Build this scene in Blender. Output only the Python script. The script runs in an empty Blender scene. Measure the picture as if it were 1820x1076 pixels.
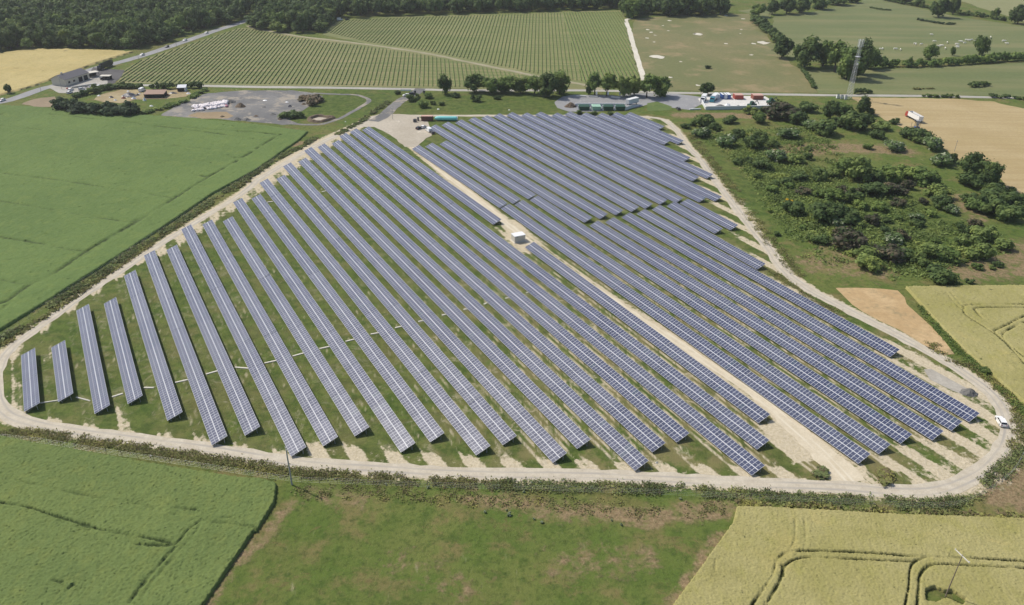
import bpy, bmesh, math, random
import numpy as np
from mathutils import Vector, Matrix

SC = bpy.context.scene
COL = SC.collection
RND = random.Random(7)
NPR = np.random.default_rng(7)

# ------------------------------------------------------------------ camera
CAM_H = 120.0
F_PX, CX, CY = 1380.0, 910.0, 538.0
PITCH, ROLL = 0.512807, 0.0143028
AZ = 0.526184                        # direction across the panel rows
TILT = math.radians(20)
CP, SP, CR, SR = math.cos(PITCH), math.sin(PITCH), math.cos(ROLL), math.sin(ROLL)
cam_d = bpy.data.cameras.new("camera")
cam_d.sensor_width = 36.0
cam_d.lens = 36.0 * F_PX / 1820.0
cam_d.clip_start, cam_d.clip_end = 1.0, 6000.0
cam = bpy.data.objects.new("camera", cam_d)
COL.objects.link(cam)
_up = Vector((0, SP, CP)); _rt = Vector((1, 0, 0)); _fw = Vector((0, CP, -SP))
_cx = _rt * CR + _up * SR; _cy = _up * CR - _rt * SR
cam.matrix_world = Matrix(((_cx.x, _cy.x, -_fw.x, 0), (_cx.y, _cy.y, -_fw.y, 0), (_cx.z, _cy.z, -_fw.z, CAM_H), (0, 0, 0, 1)))
SC.camera = cam

# ------------------------------------------------------------------ light
SUN_EL, SUN_AZ = math.radians(50), math.radians(-60)     # azimuth clockwise from +Y
wd = bpy.data.worlds.new("World"); SC.world = wd; wd.use_nodes = True
nt = wd.node_tree; bg = nt.nodes["Background"]
sky = nt.nodes.new("ShaderNodeTexSky"); sky.sky_type = 'NISHITA'; sky.sun_disc = False
sky.sun_elevation = SUN_EL; sky.sun_rotation = SUN_AZ; sky.air_density = 1.0; sky.dust_density = 2.0
nt.links.new(sky.outputs[0], bg.inputs[0]); bg.inputs[1].default_value = 0.115
sd = bpy.data.lights.new("sun", 'SUN'); sd.energy = 3.5; sd.angle = math.radians(0.6); sd.color = (1.0, 0.94, 0.83)
sun = bpy.data.objects.new("sun", sd); COL.objects.link(sun)
_sdir = Vector((math.sin(SUN_AZ) * math.cos(SUN_EL), math.cos(SUN_AZ) * math.cos(SUN_EL), math.sin(SUN_EL)))
sun.rotation_euler = _sdir.to_track_quat('Z', 'Y').to_euler()
sun.location = (0, 0, 300)
SC.view_settings.view_transform = 'Standard'; SC.view_settings.look = 'None'
SC.view_settings.exposure = 0.20; SC.view_settings.gamma = 1.0

# ------------------------------------------------------------------ geometry helpers
def at(px, py, z=0.0):
    """pixel of the photograph -> the point of the level z = z it shows"""
    x = (px - CX) / F_PX; y = -(py - CY) / F_PX
    x, y = CR * x - SR * y, SR * x + CR * y
    dY = CP + y * SP; dZ = -SP + y * CP
    t = (z - CAM_H) / dZ
    return Vector((x * t, dY * t, z))

def pxm(px, py):
    """photograph pixels per metre at a ground point"""
    p = at(px, py); return F_PX / math.sqrt(p.x ** 2 + p.y ** 2 + CAM_H ** 2)

def pts(lst, z=0.0):
    return [at(a, b, z) for a, b in lst]

def zl(x0, y0, s, lst):
    """points read off an enlarged crop"""
    return [(x0 + a / s, y0 + b / s) for a, b in lst]

def props(o, label=None, cat=None, group=None, kind=None):
    if label: o["label"] = label
    if cat: o["category"] = cat
    if group: o["group"] = group
    if kind: o["kind"] = kind
    return o

def mesh_np(name, v, f, mats=None, smooth=False, attrs=None, uv=None):
    """v (n,3), f list of tuples or (m,k) array"""
    me = bpy.data.meshes.new(name)
    v = np.asarray(v, dtype=np.float32)
    if isinstance(f, np.ndarray):
        m, k = f.shape
        me.vertices.add(len(v)); me.vertices.foreach_set("co", v.ravel())
        me.loops.add(m * k); me.loops.foreach_set("vertex_index", f.astype(np.int32).ravel())
        me.polygons.add(m); me.polygons.foreach_set("loop_start", np.arange(0, m * k, k, dtype=np.int32))
        me.update(calc_edges=True)
    else:
        me.from_pydata([tuple(map(float, q)) for q in v], [], f); me.update()
    if smooth:
        me.polygons.foreach_set("use_smooth", np.ones(len(me.polygons), dtype=bool))
    for an, av in (attrs or {}).items():
        a = me.attributes.new(an, 'FLOAT', 'POINT'); a.data.foreach_set("value", np.asarray(av, dtype=np.float32))
    if uv is not None:
        l = me.uv_layers.new(name="uv"); l.data.foreach_set("uv", np.asarray(uv, dtype=np.float32).ravel())
    for m_ in (mats if isinstance(mats, (list, tuple)) else [mats]):
        if m_: me.materials.append(m_)
    return me

def link(name, me, parent=None, loc=None, rotz=0.0):
    o = bpy.data.objects.new(name, me); COL.objects.link(o)
    if loc is not None: o.location = loc
    o.rotation_euler = (0, 0, rotz)
    if parent: o.parent = parent
    return o

def empty(name, loc, rotz=0.0, label=None, cat=None, group=None):
    o = bpy.data.objects.new(name, None); COL.objects.link(o); o.location = loc; o.rotation_euler = (0, 0, rotz)
    o.empty_display_size = 0.5
    return props(o, label, cat, group)

def copy_tree(o, parent=None):
    c = o.copy(); COL.objects.link(c)
    if parent: c.parent = parent
    for ch in KIDS.get(o.name, []):
        KIDS.setdefault(c.name, []).append(copy_tree(ch, c))
    return c
KIDS = {}
def part(name, me, parent, loc=None, rotz=0.0):
    o = link(name, me, parent, loc, rotz); KIDS.setdefault(parent.name, []).append(o); return o

class MB:
    """collects solid shapes, then links them as one mesh object"""
    def __init__(s): s.v = []; s.f = []
    def add(s, v, f):
        n = len(s.v); s.v += [tuple(q) for q in v]; s.f += [tuple(i + n for i in q) for q in f]; return s
    def box(s, x0, x1, y0, y1, z0, z1):
        return s.add([(x0, y0, z0), (x1, y0, z0), (x1, y1, z0), (x0, y1, z0), (x0, y0, z1), (x1, y0, z1), (x1, y1, z1), (x0, y1, z1)],
                     [(0, 3, 2, 1), (4, 5, 6, 7), (0, 1, 5, 4), (1, 2, 6, 5), (2, 3, 7, 6), (3, 0, 4, 7)])
    def prism(s, prof, y0, y1, inset=None):
        """profile in x-z pushed along y; inset pulls the outer faces of chosen points in"""
        n = len(prof); ins = inset or [0] * n
        v = [(x, y0 + i, z) for (x, z), i in zip(prof, ins)] + [(x, y1 - i, z) for (x, z), i in zip(prof, ins)]
        f = [tuple(range(n)), tuple(range(2 * n - 1, n - 1, -1))] + [(i, i + n, (i + 1) % n + n, (i + 1) % n) for i in range(n)]
        f = [tuple(reversed(q)) for q in f]
        return s.add(v, f)
    def tube(s, a, b, r0, r1=None, n=6):
        a, b = Vector(a), Vector(b); r1 = r0 if r1 is None else r1
        d = (b - a).normalized(); u = d.orthogonal().normalized(); w = d.cross(u)
        v = [a + (u * math.cos(t) + w * math.sin(t)) * r0 for t in [2 * math.pi * i / n for i in range(n)]]
        v += [b + (u * math.cos(t) + w * math.sin(t)) * r1 for t in [2 * math.pi * i / n for i in range(n)]]
        f = [(i, (i + 1) % n, (i + 1) % n + n, i + n) for i in range(n)] + [tuple(range(n - 1, -1, -1)), tuple(range(n, 2 * n))]
        return s.add(v, f)
    def lathe(s, prof, n=14, axis='z', c=(0, 0, 0)):
        v = []; f = []
        for r, h in prof:
            for i in range(n):
                t = 2 * math.pi * i / n; p = (r * math.cos(t), r * math.sin(t), h)
                if axis == 'x': p = (p[2], p[0], p[1])
                if axis == 'y': p = (p[0], p[2], p[1])
                v.append((p[0] + c[0], p[1] + c[1], p[2] + c[2]))
        for k in range(len(prof) - 1):
            for i in range(n):
                f.append((k * n + i, k * n + (i + 1) % n, (k + 1) * n + (i + 1) % n, (k + 1) * n + i))
        f.append(tuple(range(n - 1, -1, -1))); f.append(tuple(range((len(prof) - 1) * n, len(prof) * n)))
        if axis == 'y': f = [tuple(reversed(q)) for q in f]
        return s.add(v, f)
    def mesh(s, name, m, smooth=False, bevel=0.0):
        me = mesh_np(name, s.v, s.f, m, smooth)
        bm = bmesh.new(); bm.from_mesh(me)
        bmesh.ops.recalc_face_normals(bm, faces=bm.faces)
        if bevel: bmesh.ops.bevel(bm, geom=list(bm.edges), offset=bevel, segments=2, affect='EDGES', profile=0.6, clamp_overlap=True)
        bm.to_mesh(me); bm.free()
        if smooth:
            me.polygons.foreach_set("use_smooth", np.ones(len(me.polygons), dtype=bool))
        return me
    def build(s, name, m, parent=None, loc=None, rotz=0, **k):
        me = s.mesh(name, m, **k)
        return part(name, me, parent, loc, rotz) if parent else link(name, me, None, loc, rotz)

def inside(P, poly):
    x, y = P[:, 0], P[:, 1]; r = np.zeros(len(P), bool); n = len(poly)
    for i in range(n):
        x0, y0 = poly[i][0], poly[i][1]; x1, y1 = poly[(i + 1) % n][0], poly[(i + 1) % n][1]
        if y0 == y1: continue
        c = (y0 > y) != (y1 > y)
        r ^= c & (x < (x1 - x0) * (y - y0) / (y1 - y0) + x0)
    return r

def near_line(P, line, closed=False):
    """distance to a polyline and the nearest point on it"""
    best = np.full(len(P), 1e9); q = np.zeros((len(P), 2))
    n = len(line)
    for i in range(n if closed else n - 1):
        a = np.array(line[i][:2], float); b = np.array(line[(i + 1) % n][:2], float); d = b - a; L = d @ d
        t = np.clip(((P - a) @ d) / max(L, 1e-9), 0, 1); c = a + t[:, None] * d
        e = np.hypot(*(P - c).T); m = e < best; best[m] = e[m]; q[m] = c[m]
    return best, q

def smooth_line(line, n=4):
    """Catmull-Rom through ground points"""
    L = [Vector(p) for p in line]; out = []
    for i in range(len(L) - 1):
        p0, p1, p2, p3 = L[max(i - 1, 0)], L[i], L[i + 1], L[min(i + 2, len(L) - 1)]
        for k in range(n):
            t = k / n
            out.append(0.5 * ((2 * p1) + (p2 - p0) * t + (2 * p0 - 5 * p1 + 4 * p2 - p3) * t * t + (3 * p1 - p0 - 3 * p2 + p3) * t ** 3))
    return out + [L[-1]]

def vnoise(P, s, seed=0):
    """cheap smooth noise -1..1 on 2-d points"""
    r = np.random.default_rng(seed); T = r.random((64, 64)) * 2 - 1
    q = P / s; i = np.floor(q).astype(int); f = q - i; f = f * f * (3 - 2 * f)
    a = T[i[:, 0] % 64, i[:, 1] % 64]; b = T[(i[:, 0] + 1) % 64, i[:, 1] % 64]
    c = T[i[:, 0] % 64, (i[:, 1] + 1) % 64]; d = T[(i[:, 0] + 1) % 64, (i[:, 1] + 1) % 64]
    return (a * (1 - f[:, 0]) + b * f[:, 0]) * (1 - f[:, 1]) + (c * (1 - f[:, 0]) + d * f[:, 0]) * f[:, 1]

def strip(line, w, z, jit=0.25, seed=0, step=2.5, wf=None):
    """flat band along ground points: vertices, faces, uv (u across in metres from the middle, v along)"""
    L = smooth_line(line, 6); out = [L[0]]
    for p in L[1:]:
        if (p - out[-1]).length > step: out.append(p)
    out.append(L[-1]); L = out
    r = random.Random(seed); v = []; f = []; uvv = []; s = 0.0
    for i, p in enumerate(L):
        d = (L[min(i + 1, len(L) - 1)] - L[max(i - 1, 0)]); d.z = 0; d.normalize(); n = Vector((-d.y, d.x, 0))
        if i: s += (p - L[i - 1]).length
        h = (w if wf is None else wf(i / (len(L) - 1))) / 2
        for k in (-1, -0.5, 0, 0.5, 1):
            j = r.uniform(-jit, jit) if abs(k) == 1 else 0
            v.append((p.x + n.x * (k * h + j), p.y + n.y * (k * h + j), z)); uvv.append((k * h, s))
    for i in range(len(L) - 1):
        for k in range(4):
            f.append((i * 5 + k, i * 5 + 5 + k, i * 5 + 6 + k, i * 5 + 1 + k))
    f = [tuple(reversed(q)) for q in f]
    uv = [uvv[i] for q in f for i in q]
    return v, f, uv

def ragged(poly, step=4.0, jit=0.4, seed=0):
    r = random.Random(seed); out = []
    for i in range(len(poly)):
        a, b = Vector(poly[i]), Vector(poly[(i + 1) % len(poly)]); n = max(1, int((b - a).length / step))
        for k in range(n):
            p = a.lerp(b, k / n); out.append(Vector((p.x + r.uniform(-jit, jit), p.y + r.uniform(-jit, jit), p.z)))
    return out

def sheet(name, poly_px, z, m, jit=0.4, step=4.0, seed=0, kind='structure', label=None, cat=None, world=False):
    P = [Vector(p) for p in poly_px] if world else pts(poly_px)
    P = ragged(P, step, jit, seed)
    bm = bmesh.new(); vs = [bm.verts.new((p.x, p.y, z)) for p in P]
    fc = bm.faces.new(vs); bmesh.ops.triangulate(bm, faces=[fc], ngon_method='EAR_CLIP'); bmesh.ops.recalc_face_normals(bm, faces=bm.faces)
    if sum(f.normal.z for f in bm.faces) < 0: bmesh.ops.reverse_faces(bm, faces=bm.faces)
    me = bpy.data.meshes.new(name); bm.to_mesh(me); bm.free(); me.materials.append(m)
    return props(link(name, me), label, cat, None, kind)

# ------------------------------------------------------------------ materials
class NT:
    def __init__(s, name):
        s.m = bpy.data.materials.new(name); s.m.use_nodes = True; s.t = s.m.node_tree
        s.b = s.t.nodes["Principled BSDF"]; s.b.inputs["Roughness"].default_value = 0.85
        s.b.inputs["Specular IOR Level"].default_value = 0.25
    def n(s, t, **k):
        o = s.t.nodes.new(t)
        for a, b in k.items(): setattr(o, a, b)
        return o
    def l(s, a, b): s.t.links.new(a, b)
    def pos(s):
        if not hasattr(s, '_p'): s._p = s.n("ShaderNodeNewGeometry").outputs["Position"]
        return s._p
    def mapped(s, scale=(1, 1, 1), rot=0.0, src=None):
        mp = s.n("ShaderNodeMapping"); mp.inputs["Scale"].default_value = scale; mp.inputs["Rotation"].default_value = (0, 0, rot)
        s.l(src or s.pos(), mp.inputs["Vector"]); return mp.outputs[0]
    def noise(s, scale, detail=3, rough=0.6, src=None, dist=0.0):
        o = s.n("ShaderNodeTexNoise"); o.inputs["Scale"].default_value = scale; o.inputs["Detail"].default_value = detail
        o.inputs["Roughness"].default_value = rough; o.inputs["Distortion"].default_value = dist
        s.l(src or s.pos(), o.inputs["Vector"]); return o.outputs["Fac"]
    def ramp(s, x, lo, hi):
        o = s.n("ShaderNodeMapRange", interpolation_type='SMOOTHSTEP'); o.inputs[1].default_value = lo; o.inputs[2].default_value = hi
        s.l(x, o.inputs[0]); return o.outputs[0]
    def math(s, op, a, b=None, c=None):
        o = s.n("ShaderNodeMath", operation=op)
        for i, x in enumerate((a, b, c)):
            if x is None: continue
            if isinstance(x, (int, float)): o.inputs[i].default_value = x
            else: s.l(x, o.inputs[i])
        return o.outputs[0]
    def mix(s, fac, a, b, blend='MIX'):
        o = s.n("ShaderNodeMix", data_type='RGBA', blend_type=blend)
        for i, x in ((0, fac), (6, a), (7, b)):
            if isinstance(x, (int, float)): o.inputs[i].default_value = x
            elif isinstance(x, tuple): o.inputs[i].default_value = (*x, 1)
            else: s.l(x, o.inputs[i])
        return o.outputs[2]
    def attr(s, name):
        o = s.n("ShaderNodeAttribute"); o.attribute_name = name; return o.outputs["Fac"]
    def color(s, c):
        if isinstance(c, tuple): s.b.inputs["Base Color"].default_value = (*c, 1)
        else: s.l(c, s.b.inputs["Base Color"])
    def bump(s, h, dist=0.1, strength=1.0):
        o = s.n("ShaderNodeBump"); o.inputs["Distance"].default_value = dist; o.inputs["Strength"].default_value = strength
        s.l(h, o.inputs["Height"]); s.l(o.outputs[0], s.b.inputs["Normal"])

def plain(name, c, rough=0.6, metal=0.0, var=0.12, scale=1.5, spec=0.4):
    t = NT(name); d = tuple(x * (1 - var) for x in c); e = tuple(min(1, x * (1 + var)) for x in c)
    t.color(t.mix(t.noise(scale, 4, 0.65), d, e)); t.b.inputs["Roughness"].default_value = rough
    t.b.inputs["Metallic"].default_value = metal; t.b.inputs["Specular IOR Level"].default_value = spec
    return t.m

def soil(name, c1, c2, c3=None, s1=0.06, s2=0.9, bump=0.08, streak=None, amt3=(0.58, 0.7)):
    """ground colours: broad patches, fine grain, a third colour in blotches, streaks along a direction"""
    t = NT(name)
    src = None
    if streak: src = t.mapped((streak[1], streak[2], 1), -streak[0])
    c = t.mix(t.ramp(t.noise(s1, 5, 0.6, dist=0.4), 0.35, 0.65), c1, c2)
    g = t.noise(s2, 5, 0.75)
    c = t.mix(t.math('MULTIPLY', t.ramp(g, 0.25, 0.75), 0.55), c, tuple(x * 0.62 for x in c1))
    if src is not None:
        st = t.noise(1.0, 4, 0.6, src=src)
        c = t.mix(t.math('MULTIPLY', t.ramp(st, 0.4, 0.68), 0.65), c, c3 or c2)
    elif c3:
        c = t.mix(t.ramp(t.noise(s1 * 2.7, 6, 0.68), *amt3), c, c3)
    t.color(c); t.bump(g, bump)
    return t.m

def leafy(name, c1, c2, c3=None, amt3=0.0, trans=0.15):
    """foliage: colour varies by plant and by leaf clump"""
    t = NT(name)
    oi = t.n("ShaderNodeObjectInfo").outputs["Random"]; ri = t.n("ShaderNodeNewGeometry").outputs["Random Per Island"]
    k = 2.3; c1 = tuple(x * k for x in c1); c2 = tuple(x * k for x in c2)
    c = t.mix(ri, c1, c2)
    c = t.mix(t.math('MULTIPLY', oi, 0.45), c, tuple(x * 0.55 for x in c1))
    big = t.noise(0.11, 3, 0.6); c = t.mix(t.math('MULTIPLY', t.ramp(big, 0.50, 0.66), 0.5), c, tuple(x * y for x, y in zip(c2, (1.35, 1.2, 0.95)))); c = t.mix(t.math('MULTIPLY', t.ramp(big, 0.50, 0.36), 0.5), c, tuple(x * 0.5 for x in c1))
    if c3: c = t.mix(t.math('GREATER_THAN', ri, 1 - amt3), c, c3)
    t.color(c); t.b.inputs["Roughness"].default_value = 0.7; t.b.inputs["Specular IOR Level"].default_value = 0.15
    tr = t.n("ShaderNodeBsdfTranslucent"); t.l(c, tr.inputs[0]); mx = t.n("ShaderNodeMixShader"); mx.inputs[0].default_value = 0.3
    t.l(t.b.outputs[0], mx.inputs[1]); t.l(tr.outputs[0], mx.inputs[2]); t.l(mx.outputs[0], t.t.nodes["Material Output"].inputs[0])
    return t.m

# ------------------------------------------------------------------ ground
TRACK = [(455,322),(439,338),(395,367),(351,393),(305,422),(263.5,449.4),(218,479.5),(175,508),(135.5,534),(100,560),(62.7,587),(33,608),(15,625),(2,645),(-6,672),(-6,700),(3,724),
         (22,741),(75,757),(150.6,769.6),(226,779.6),(301,789.7),(376.4,799),(455,812),(555,826),(681,833.6),(806,841),(910,844),(1010,845),(1136,849.5),
         (1261,856),(1365,861),(1415,863),(1490,866),(1566,872),(1636,874),(1678,868),(1716,854),(1745,838),(1768,818),(1786,793),(1793,765),(1787,735),(1770,708),
         (1746,686),(1709,660),(1666,634),(1616,607),(1566,581),(1516,556),(1478,536),(1440,516),(1403,490),(1380,463),(1365,440),(1340,410),(1311,373),
         (1274,325),(1244,283),(1223,262),(1201,231),(1181,214),(1151,208.5)]
TRACK_END = [(455,322),(490,301),(530,277),(575,252),(610,236),(640,222),(665,212)]
PATH = [(735,262),(790,309),(850,356),(900,397),(945,433),(1000,473),(1108,547),(1200,606),(1290,667),(1365,718),(1400,750),(1440,785),(1470,812),(1498,842),(1512,858)]
YARD = [(628,226),(655,208),(680,202),(735,205),(757,214),(768,232),(766,242),(752,250),(742,262),(720,262),(700,244),(665,226),(640,226)]
PITCH_M = 7.506
NX, NY = math.cos(AZ), math.sin(AZ)

def grid_lines(lo, hi, step, far):
    a = list(np.arange(lo, hi + 1e-6, step)); s = step
    while a[-1] < far: s *= 1.3; a.append(a[-1] + s)
    s = step; b = []; x = lo
    while x > -far: s *= 1.3; x -= s; b.append(x)
    return np.array(b[::-1] + a)

def build_ground():
    gx = grid_lines(-130, 235, 1.0, 2600); gy = grid_lines(88, 480, 1.0, 2600)
    X, Y = np.meshgrid(gx, gy); P = np.stack([X.ravel(), Y.ravel()], 1); n = len(P)
    bare = np.zeros(n); dry = np.zeros(n); lush = np.zeros(n); wear = np.zeros(n)
    site_poly = [tuple(p) for p in pts(TRACK + TRACK_END[::-1])]
    site = inside(P, site_poly)
    sd_, _ = near_line(P, site_poly, True); sd_ = np.where(site, sd_, -sd_)
    def paint(arr, line, w, k, soft=1.0):
        L = pts(line); lo = np.array([min(p.x for p in L), min(p.y for p in L)]) - w - soft * w; hi = np.array([max(p.x for p in L), max(p.y for p in L)]) + w + soft * w
        m = ((P > lo) & (P < hi)).all(1)
        if not m.any(): return
        d, _ = near_line(P[m], L); arr[m] = np.maximum(arr[m], k * np.clip(1 - (d - w * (1 - soft * .5)) / (w * soft), 0, 1))
    # tracks worn along the inside of the perimeter and where the rows end
    paint(bare, TRACK, 3.2, 0.75); paint(bare, TRACK_END, 4.5, 0.95); paint(bare, PATH, 2.6, 0.9)
    for ln, w, k in (([(560,803),(700,820),(850,830),(1000,835),(1140,842),(1300,846),(1450,850)], 4.0, 0.74), ([(1415,785),(1445,810),(1475,835)], 6.5, 1.0),
                     ([(280,448),(350,405),(440,348),(520,295),(600,245)], 4.5, 0.62), ([(1262,330),(1300,385),(1340,430),(1372,475),(1400,500),(1440,525)], 5.0, 0.62),
                     ([(1200,240),(1235,290),(1262,330)], 3.5, 0.6), ([(1600,625),(1650,655),(1700,680),(1730,705)], 7.0, 0.85), ([(1735,705),(1760,740),(1765,785),(1740,822),(1690,845),(1640,855),(1570,850)], 7.0, 0.85),
                     ([(1640,800),(1700,835)], 6.0, 0.72), ([(1690,785),(1740,810)], 6.0, 0.75), ([(1600,815),(1660,845)], 5.0, 0.72), ([(1390,760),(1430,800),(1450,850)], 6.0, 0.95),
                     ([(1300,360),(1330,400)], 6.0, 0.6), ([(200,730),(215,760)], 2.0, 0.6), ([(310,775),(345,785)], 2.5, 0.6), ([(95,625),(80,640)], 1.2, 0.4), ([(0,660),(20,690)], 2.5, 0.5),
                     ([(905,400),(925,425),(945,440)], 5.0, 1.0)):
        paint(bare, ln, w, k)
    for ln, w, k in (([(1440,835),(1478,842)], 3.0, 1), ([(1560,842),(1600,852)], 2.5, 1)):
        m = np.zeros(n); paint(m, ln, w, k, 0.4); bare *= (1 - m)
    bx, by = P[:, 0], P[:, 1]
    wear[site] = (np.clip((bx[site] + 60) / 80, 0.35, 1.0) * np.clip((330 - by[site]) / 120, 0.4, 1))
    # rough meadow in front of the fence, scrubland behind the track
    for ln, w, k in (([(515,895),(472,950),(410,1010),(370,1076)], 1.8, 0.62), ([(560,880),(640,890)], 3, 0.55), ([(840,880),(960,905),(1060,910),(1180,915),(1290,905)], 3.5, 0.65),
                     ([(1285,950),(1240,1010),(1190,1076)], 1.8, 0.7), ([(1060,905),(1160,925)], 3.0, 0.8), ([(1780,880),(1820,850)], 6, 0.9), ([(700,1000),(830,1050)], 5, 0.4), ([(1000,1000),(1140,990)], 5, 0.5),
                     ([(1450,470),(1560,480),(1480,440)], 9, 0.6), ([(1715,482),(1820,472),(1820,445)], 10, 0.7), ([(1380,270),(1500,262),(1600,268)], 9, 0.8), ([(1210,205),(1290,205),(1360,208)], 6, 0.9),
                     ([(1640,330),(1690,345),(1740,390)], 5, 0.6), ([(500,262),(560,250)], 3, 0.9)):
        paint(dry, ln, w, k)
    for ln, w, k in (([(1390,340),(1500,380),(1640,400),(1700,440)], 30, 0.8), ([(560,190),(640,180)], 25, 0.8), ([(760,185),(980,185)], 20, 0.7), ([(1250,260),(1300,300),(1360,380)], 10, 0.4)):
        paint(lush, ln, w, k)
    lush[site] = 0.55
    nx, ny = len(gx), len(gy)
    I = np.arange(nx * ny).reshape(ny, nx)
    F = np.stack([I[:-1, :-1].ravel(), I[:-1, 1:].ravel(), I[1:, 1:].ravel(), I[1:, :-1].ravel()], 1)
    V = np.column_stack([P, np.zeros(n)])
    t = NT("meadow_ground")
    n1 = t.noise(0.045, 5, 0.62, dist=0.5); n2 = t.noise(0.30, 6, 0.68); n3 = t.noise(1.3, 5, 0.78); n4 = t.noise(0.11, 5, 0.65)
    n5 = t.noise(0.022, 4, 0.6, dist=0.6); n6 = t.noise(0.75, 5, 0.75)
    g = t.mix(t.ramp(n1, 0.38, 0.62), (0.096, 0.140, 0.030), (0.138, 0.160, 0.044))
    g = t.mix(t.math('MULTIPLY', t.ramp(n4, 0.50, 0.66), 0.75), g, (0.195, 0.155, 0.068))
    g = t.mix(t.math('MULTIPLY', t.ramp(n2, 0.48, 0.66), 0.75), g, (0.060, 0.098, 0.021))
    g = t.mix(t.math('MULTIPLY', t.ramp(n5, 0.52, 0.64), 0.5), g, (0.165, 0.140, 0.056))
    g = t.mix(t.math('MULTIPLY', t.math('MULTIPLY', t.ramp(t.noise(0.13, 6, 0.75, dist=1.0), 0.56, 0.66), t.ramp(n6, 0.38, 0.6)), 0.6), g, (0.205, 0.140, 0.070))
    l_ = t.attr("lush"); g = t.mix(l_, g, t.mix(t.ramp(n2, 0.36, 0.62), (0.108, 0.145, 0.034), (0.046, 0.080, 0.017)))
    d_ = t.attr("dry"); dd = t.ramp(t.math('ADD', d_, t.math('MULTIPLY', t.math('SUBTRACT', n2, 0.5), 2.2)), 0.3, 0.85)
    g = t.mix(dd, g, t.mix(t.ramp(n3, 0.35, 0.65), (0.19, 0.135, 0.075), (0.30, 0.225, 0.13)))
    g = t.mix(t.math('MULTIPLY', t.ramp(n6, 0.46, 0.70), 0.65), g, (0.040, 0.062, 0.016))
    g = t.mix(t.math('MULTIPLY', t.ramp(n3, 0.55, 0.78), 0.45), g, (0.21, 0.20, 0.085))
    # wheel lines worn along the alleys between the rows; grass thickest under and just behind the tables
    lane_dry = t.math('MULTIPLY', t.ramp(t.noise(0.09, 5, 0.7), 0.45, 0.60), t.math('MULTIPLY', t.attr("wear"), 0.7)); g = t.mix(lane_dry, g, (0.215, 0.180, 0.085))
    geo = t.n("ShaderNodeVectorMath", operation='DOT_PRODUCT'); t.l(t.pos(), geo.inputs[0]); geo.inputs[1].default_value = (NX, NY, 0)
    off = geo.outputs["Value"]; blk = t.math('GREATER_THAN', off, 136.8)
    u = t.math('FRACT', t.math('DIVIDE', t.math('ADD', t.math('MULTIPLY_ADD', blk, -1.99, off), 34.38 + 750.6), PITCH_M))
    wob = t.math('MULTIPLY', t.math('SUBTRACT', t.noise(0.12, 3), 0.5), 0.08); uw = t.math('ADD', u, wob)
    a1 = t.math('ABSOLUTE', t.math('SUBTRACT', uw, 0.66)); a2 = t.math('ABSOLUTE', t.math('SUBTRACT', uw, 0.88))
    wl = t.math('SUBTRACT', 1.0, t.ramp(t.math('MINIMUM', a1, a2), 0.015, 0.085))
    alley = t.noise(1.0, 5, 0.7, src=t.mapped((0.45, 0.05, 1), -AZ + math.radians(0)))
    wr = t.attr("wear")
    wl2 = t.math('MULTIPLY', t.math('MULTIPLY', wl, t.ramp(t.math('ADD', alley, t.math('MULTIPLY', t.math('SUBTRACT', wr, 1.0), 0.16)), 0.42, 0.58)), t.math('MULTIPLY_ADD', wr, 0.6, 0.3))
    b_ = t.attr("bare"); band = t.math('MULTIPLY', t.math('SUBTRACT', 1.0, t.ramp(t.math('ABSOLUTE', t.math('SUBTRACT', u, 0.32)), 0.18, 0.34)), t.math('MULTIPLY', t.ramp(wr, 0.0, 0.3), t.math('SUBTRACT', 1.0, t.ramp(b_, 0.84, 0.98)))); ed = t.math('ADD', b_, t.math('MULTIPLY', t.math('SUBTRACT', t.noise(0.5, 6, 0.72), 0.5), 1.5))
    ed = t.math('ADD', t.math('SUBTRACT', ed, t.math('MULTIPLY', band, 0.42)), t.math('MULTIPLY', t.math('MULTIPLY', wl, t.ramp(wr, 0, .3)), 0.12))
    bb = t.math('MAXIMUM', t.math('MULTIPLY', t.ramp(ed, 0.36, 0.62), t.ramp(b_, 0.02, 0.2)), t.math('MULTIPLY', wl2, t.ramp(n6, 0.30, 0.48)))
    blot = t.math('MULTIPLY', t.math('MULTIPLY', t.ramp(t.noise(0.16, 6, 0.72, dist=0.8), 0.53, 0.64), t.ramp(n6, 0.35, 0.6)), t.math('MULTIPLY', wr, 0.8))
    bb = t.math('MAXIMUM', bb, t.math('MULTIPLY', blot, t.math('SUBTRACT', 1.0, band)))
    g = t.mix(bb, g, t.mix(t.ramp(n3, 0.3, 0.7), (0.42, 0.355, 0.235), (0.60, 0.525, 0.39)))
    t.color(g); t.bump(t.math('ADD', n3, t.math('MULTIPLY', n2, 2.0)), 0.22)
    t.b.inputs["Roughness"].default_value = 0.95; t.b.inputs["Specular IOR Level"].default_value = 0.1
    me = mesh_np("ground", V, F, t.m, attrs={"bare": bare, "dry": dry, "lush": lush, "wear": wear})
    props(link("ground", me), kind='structure')
build_ground()

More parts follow.
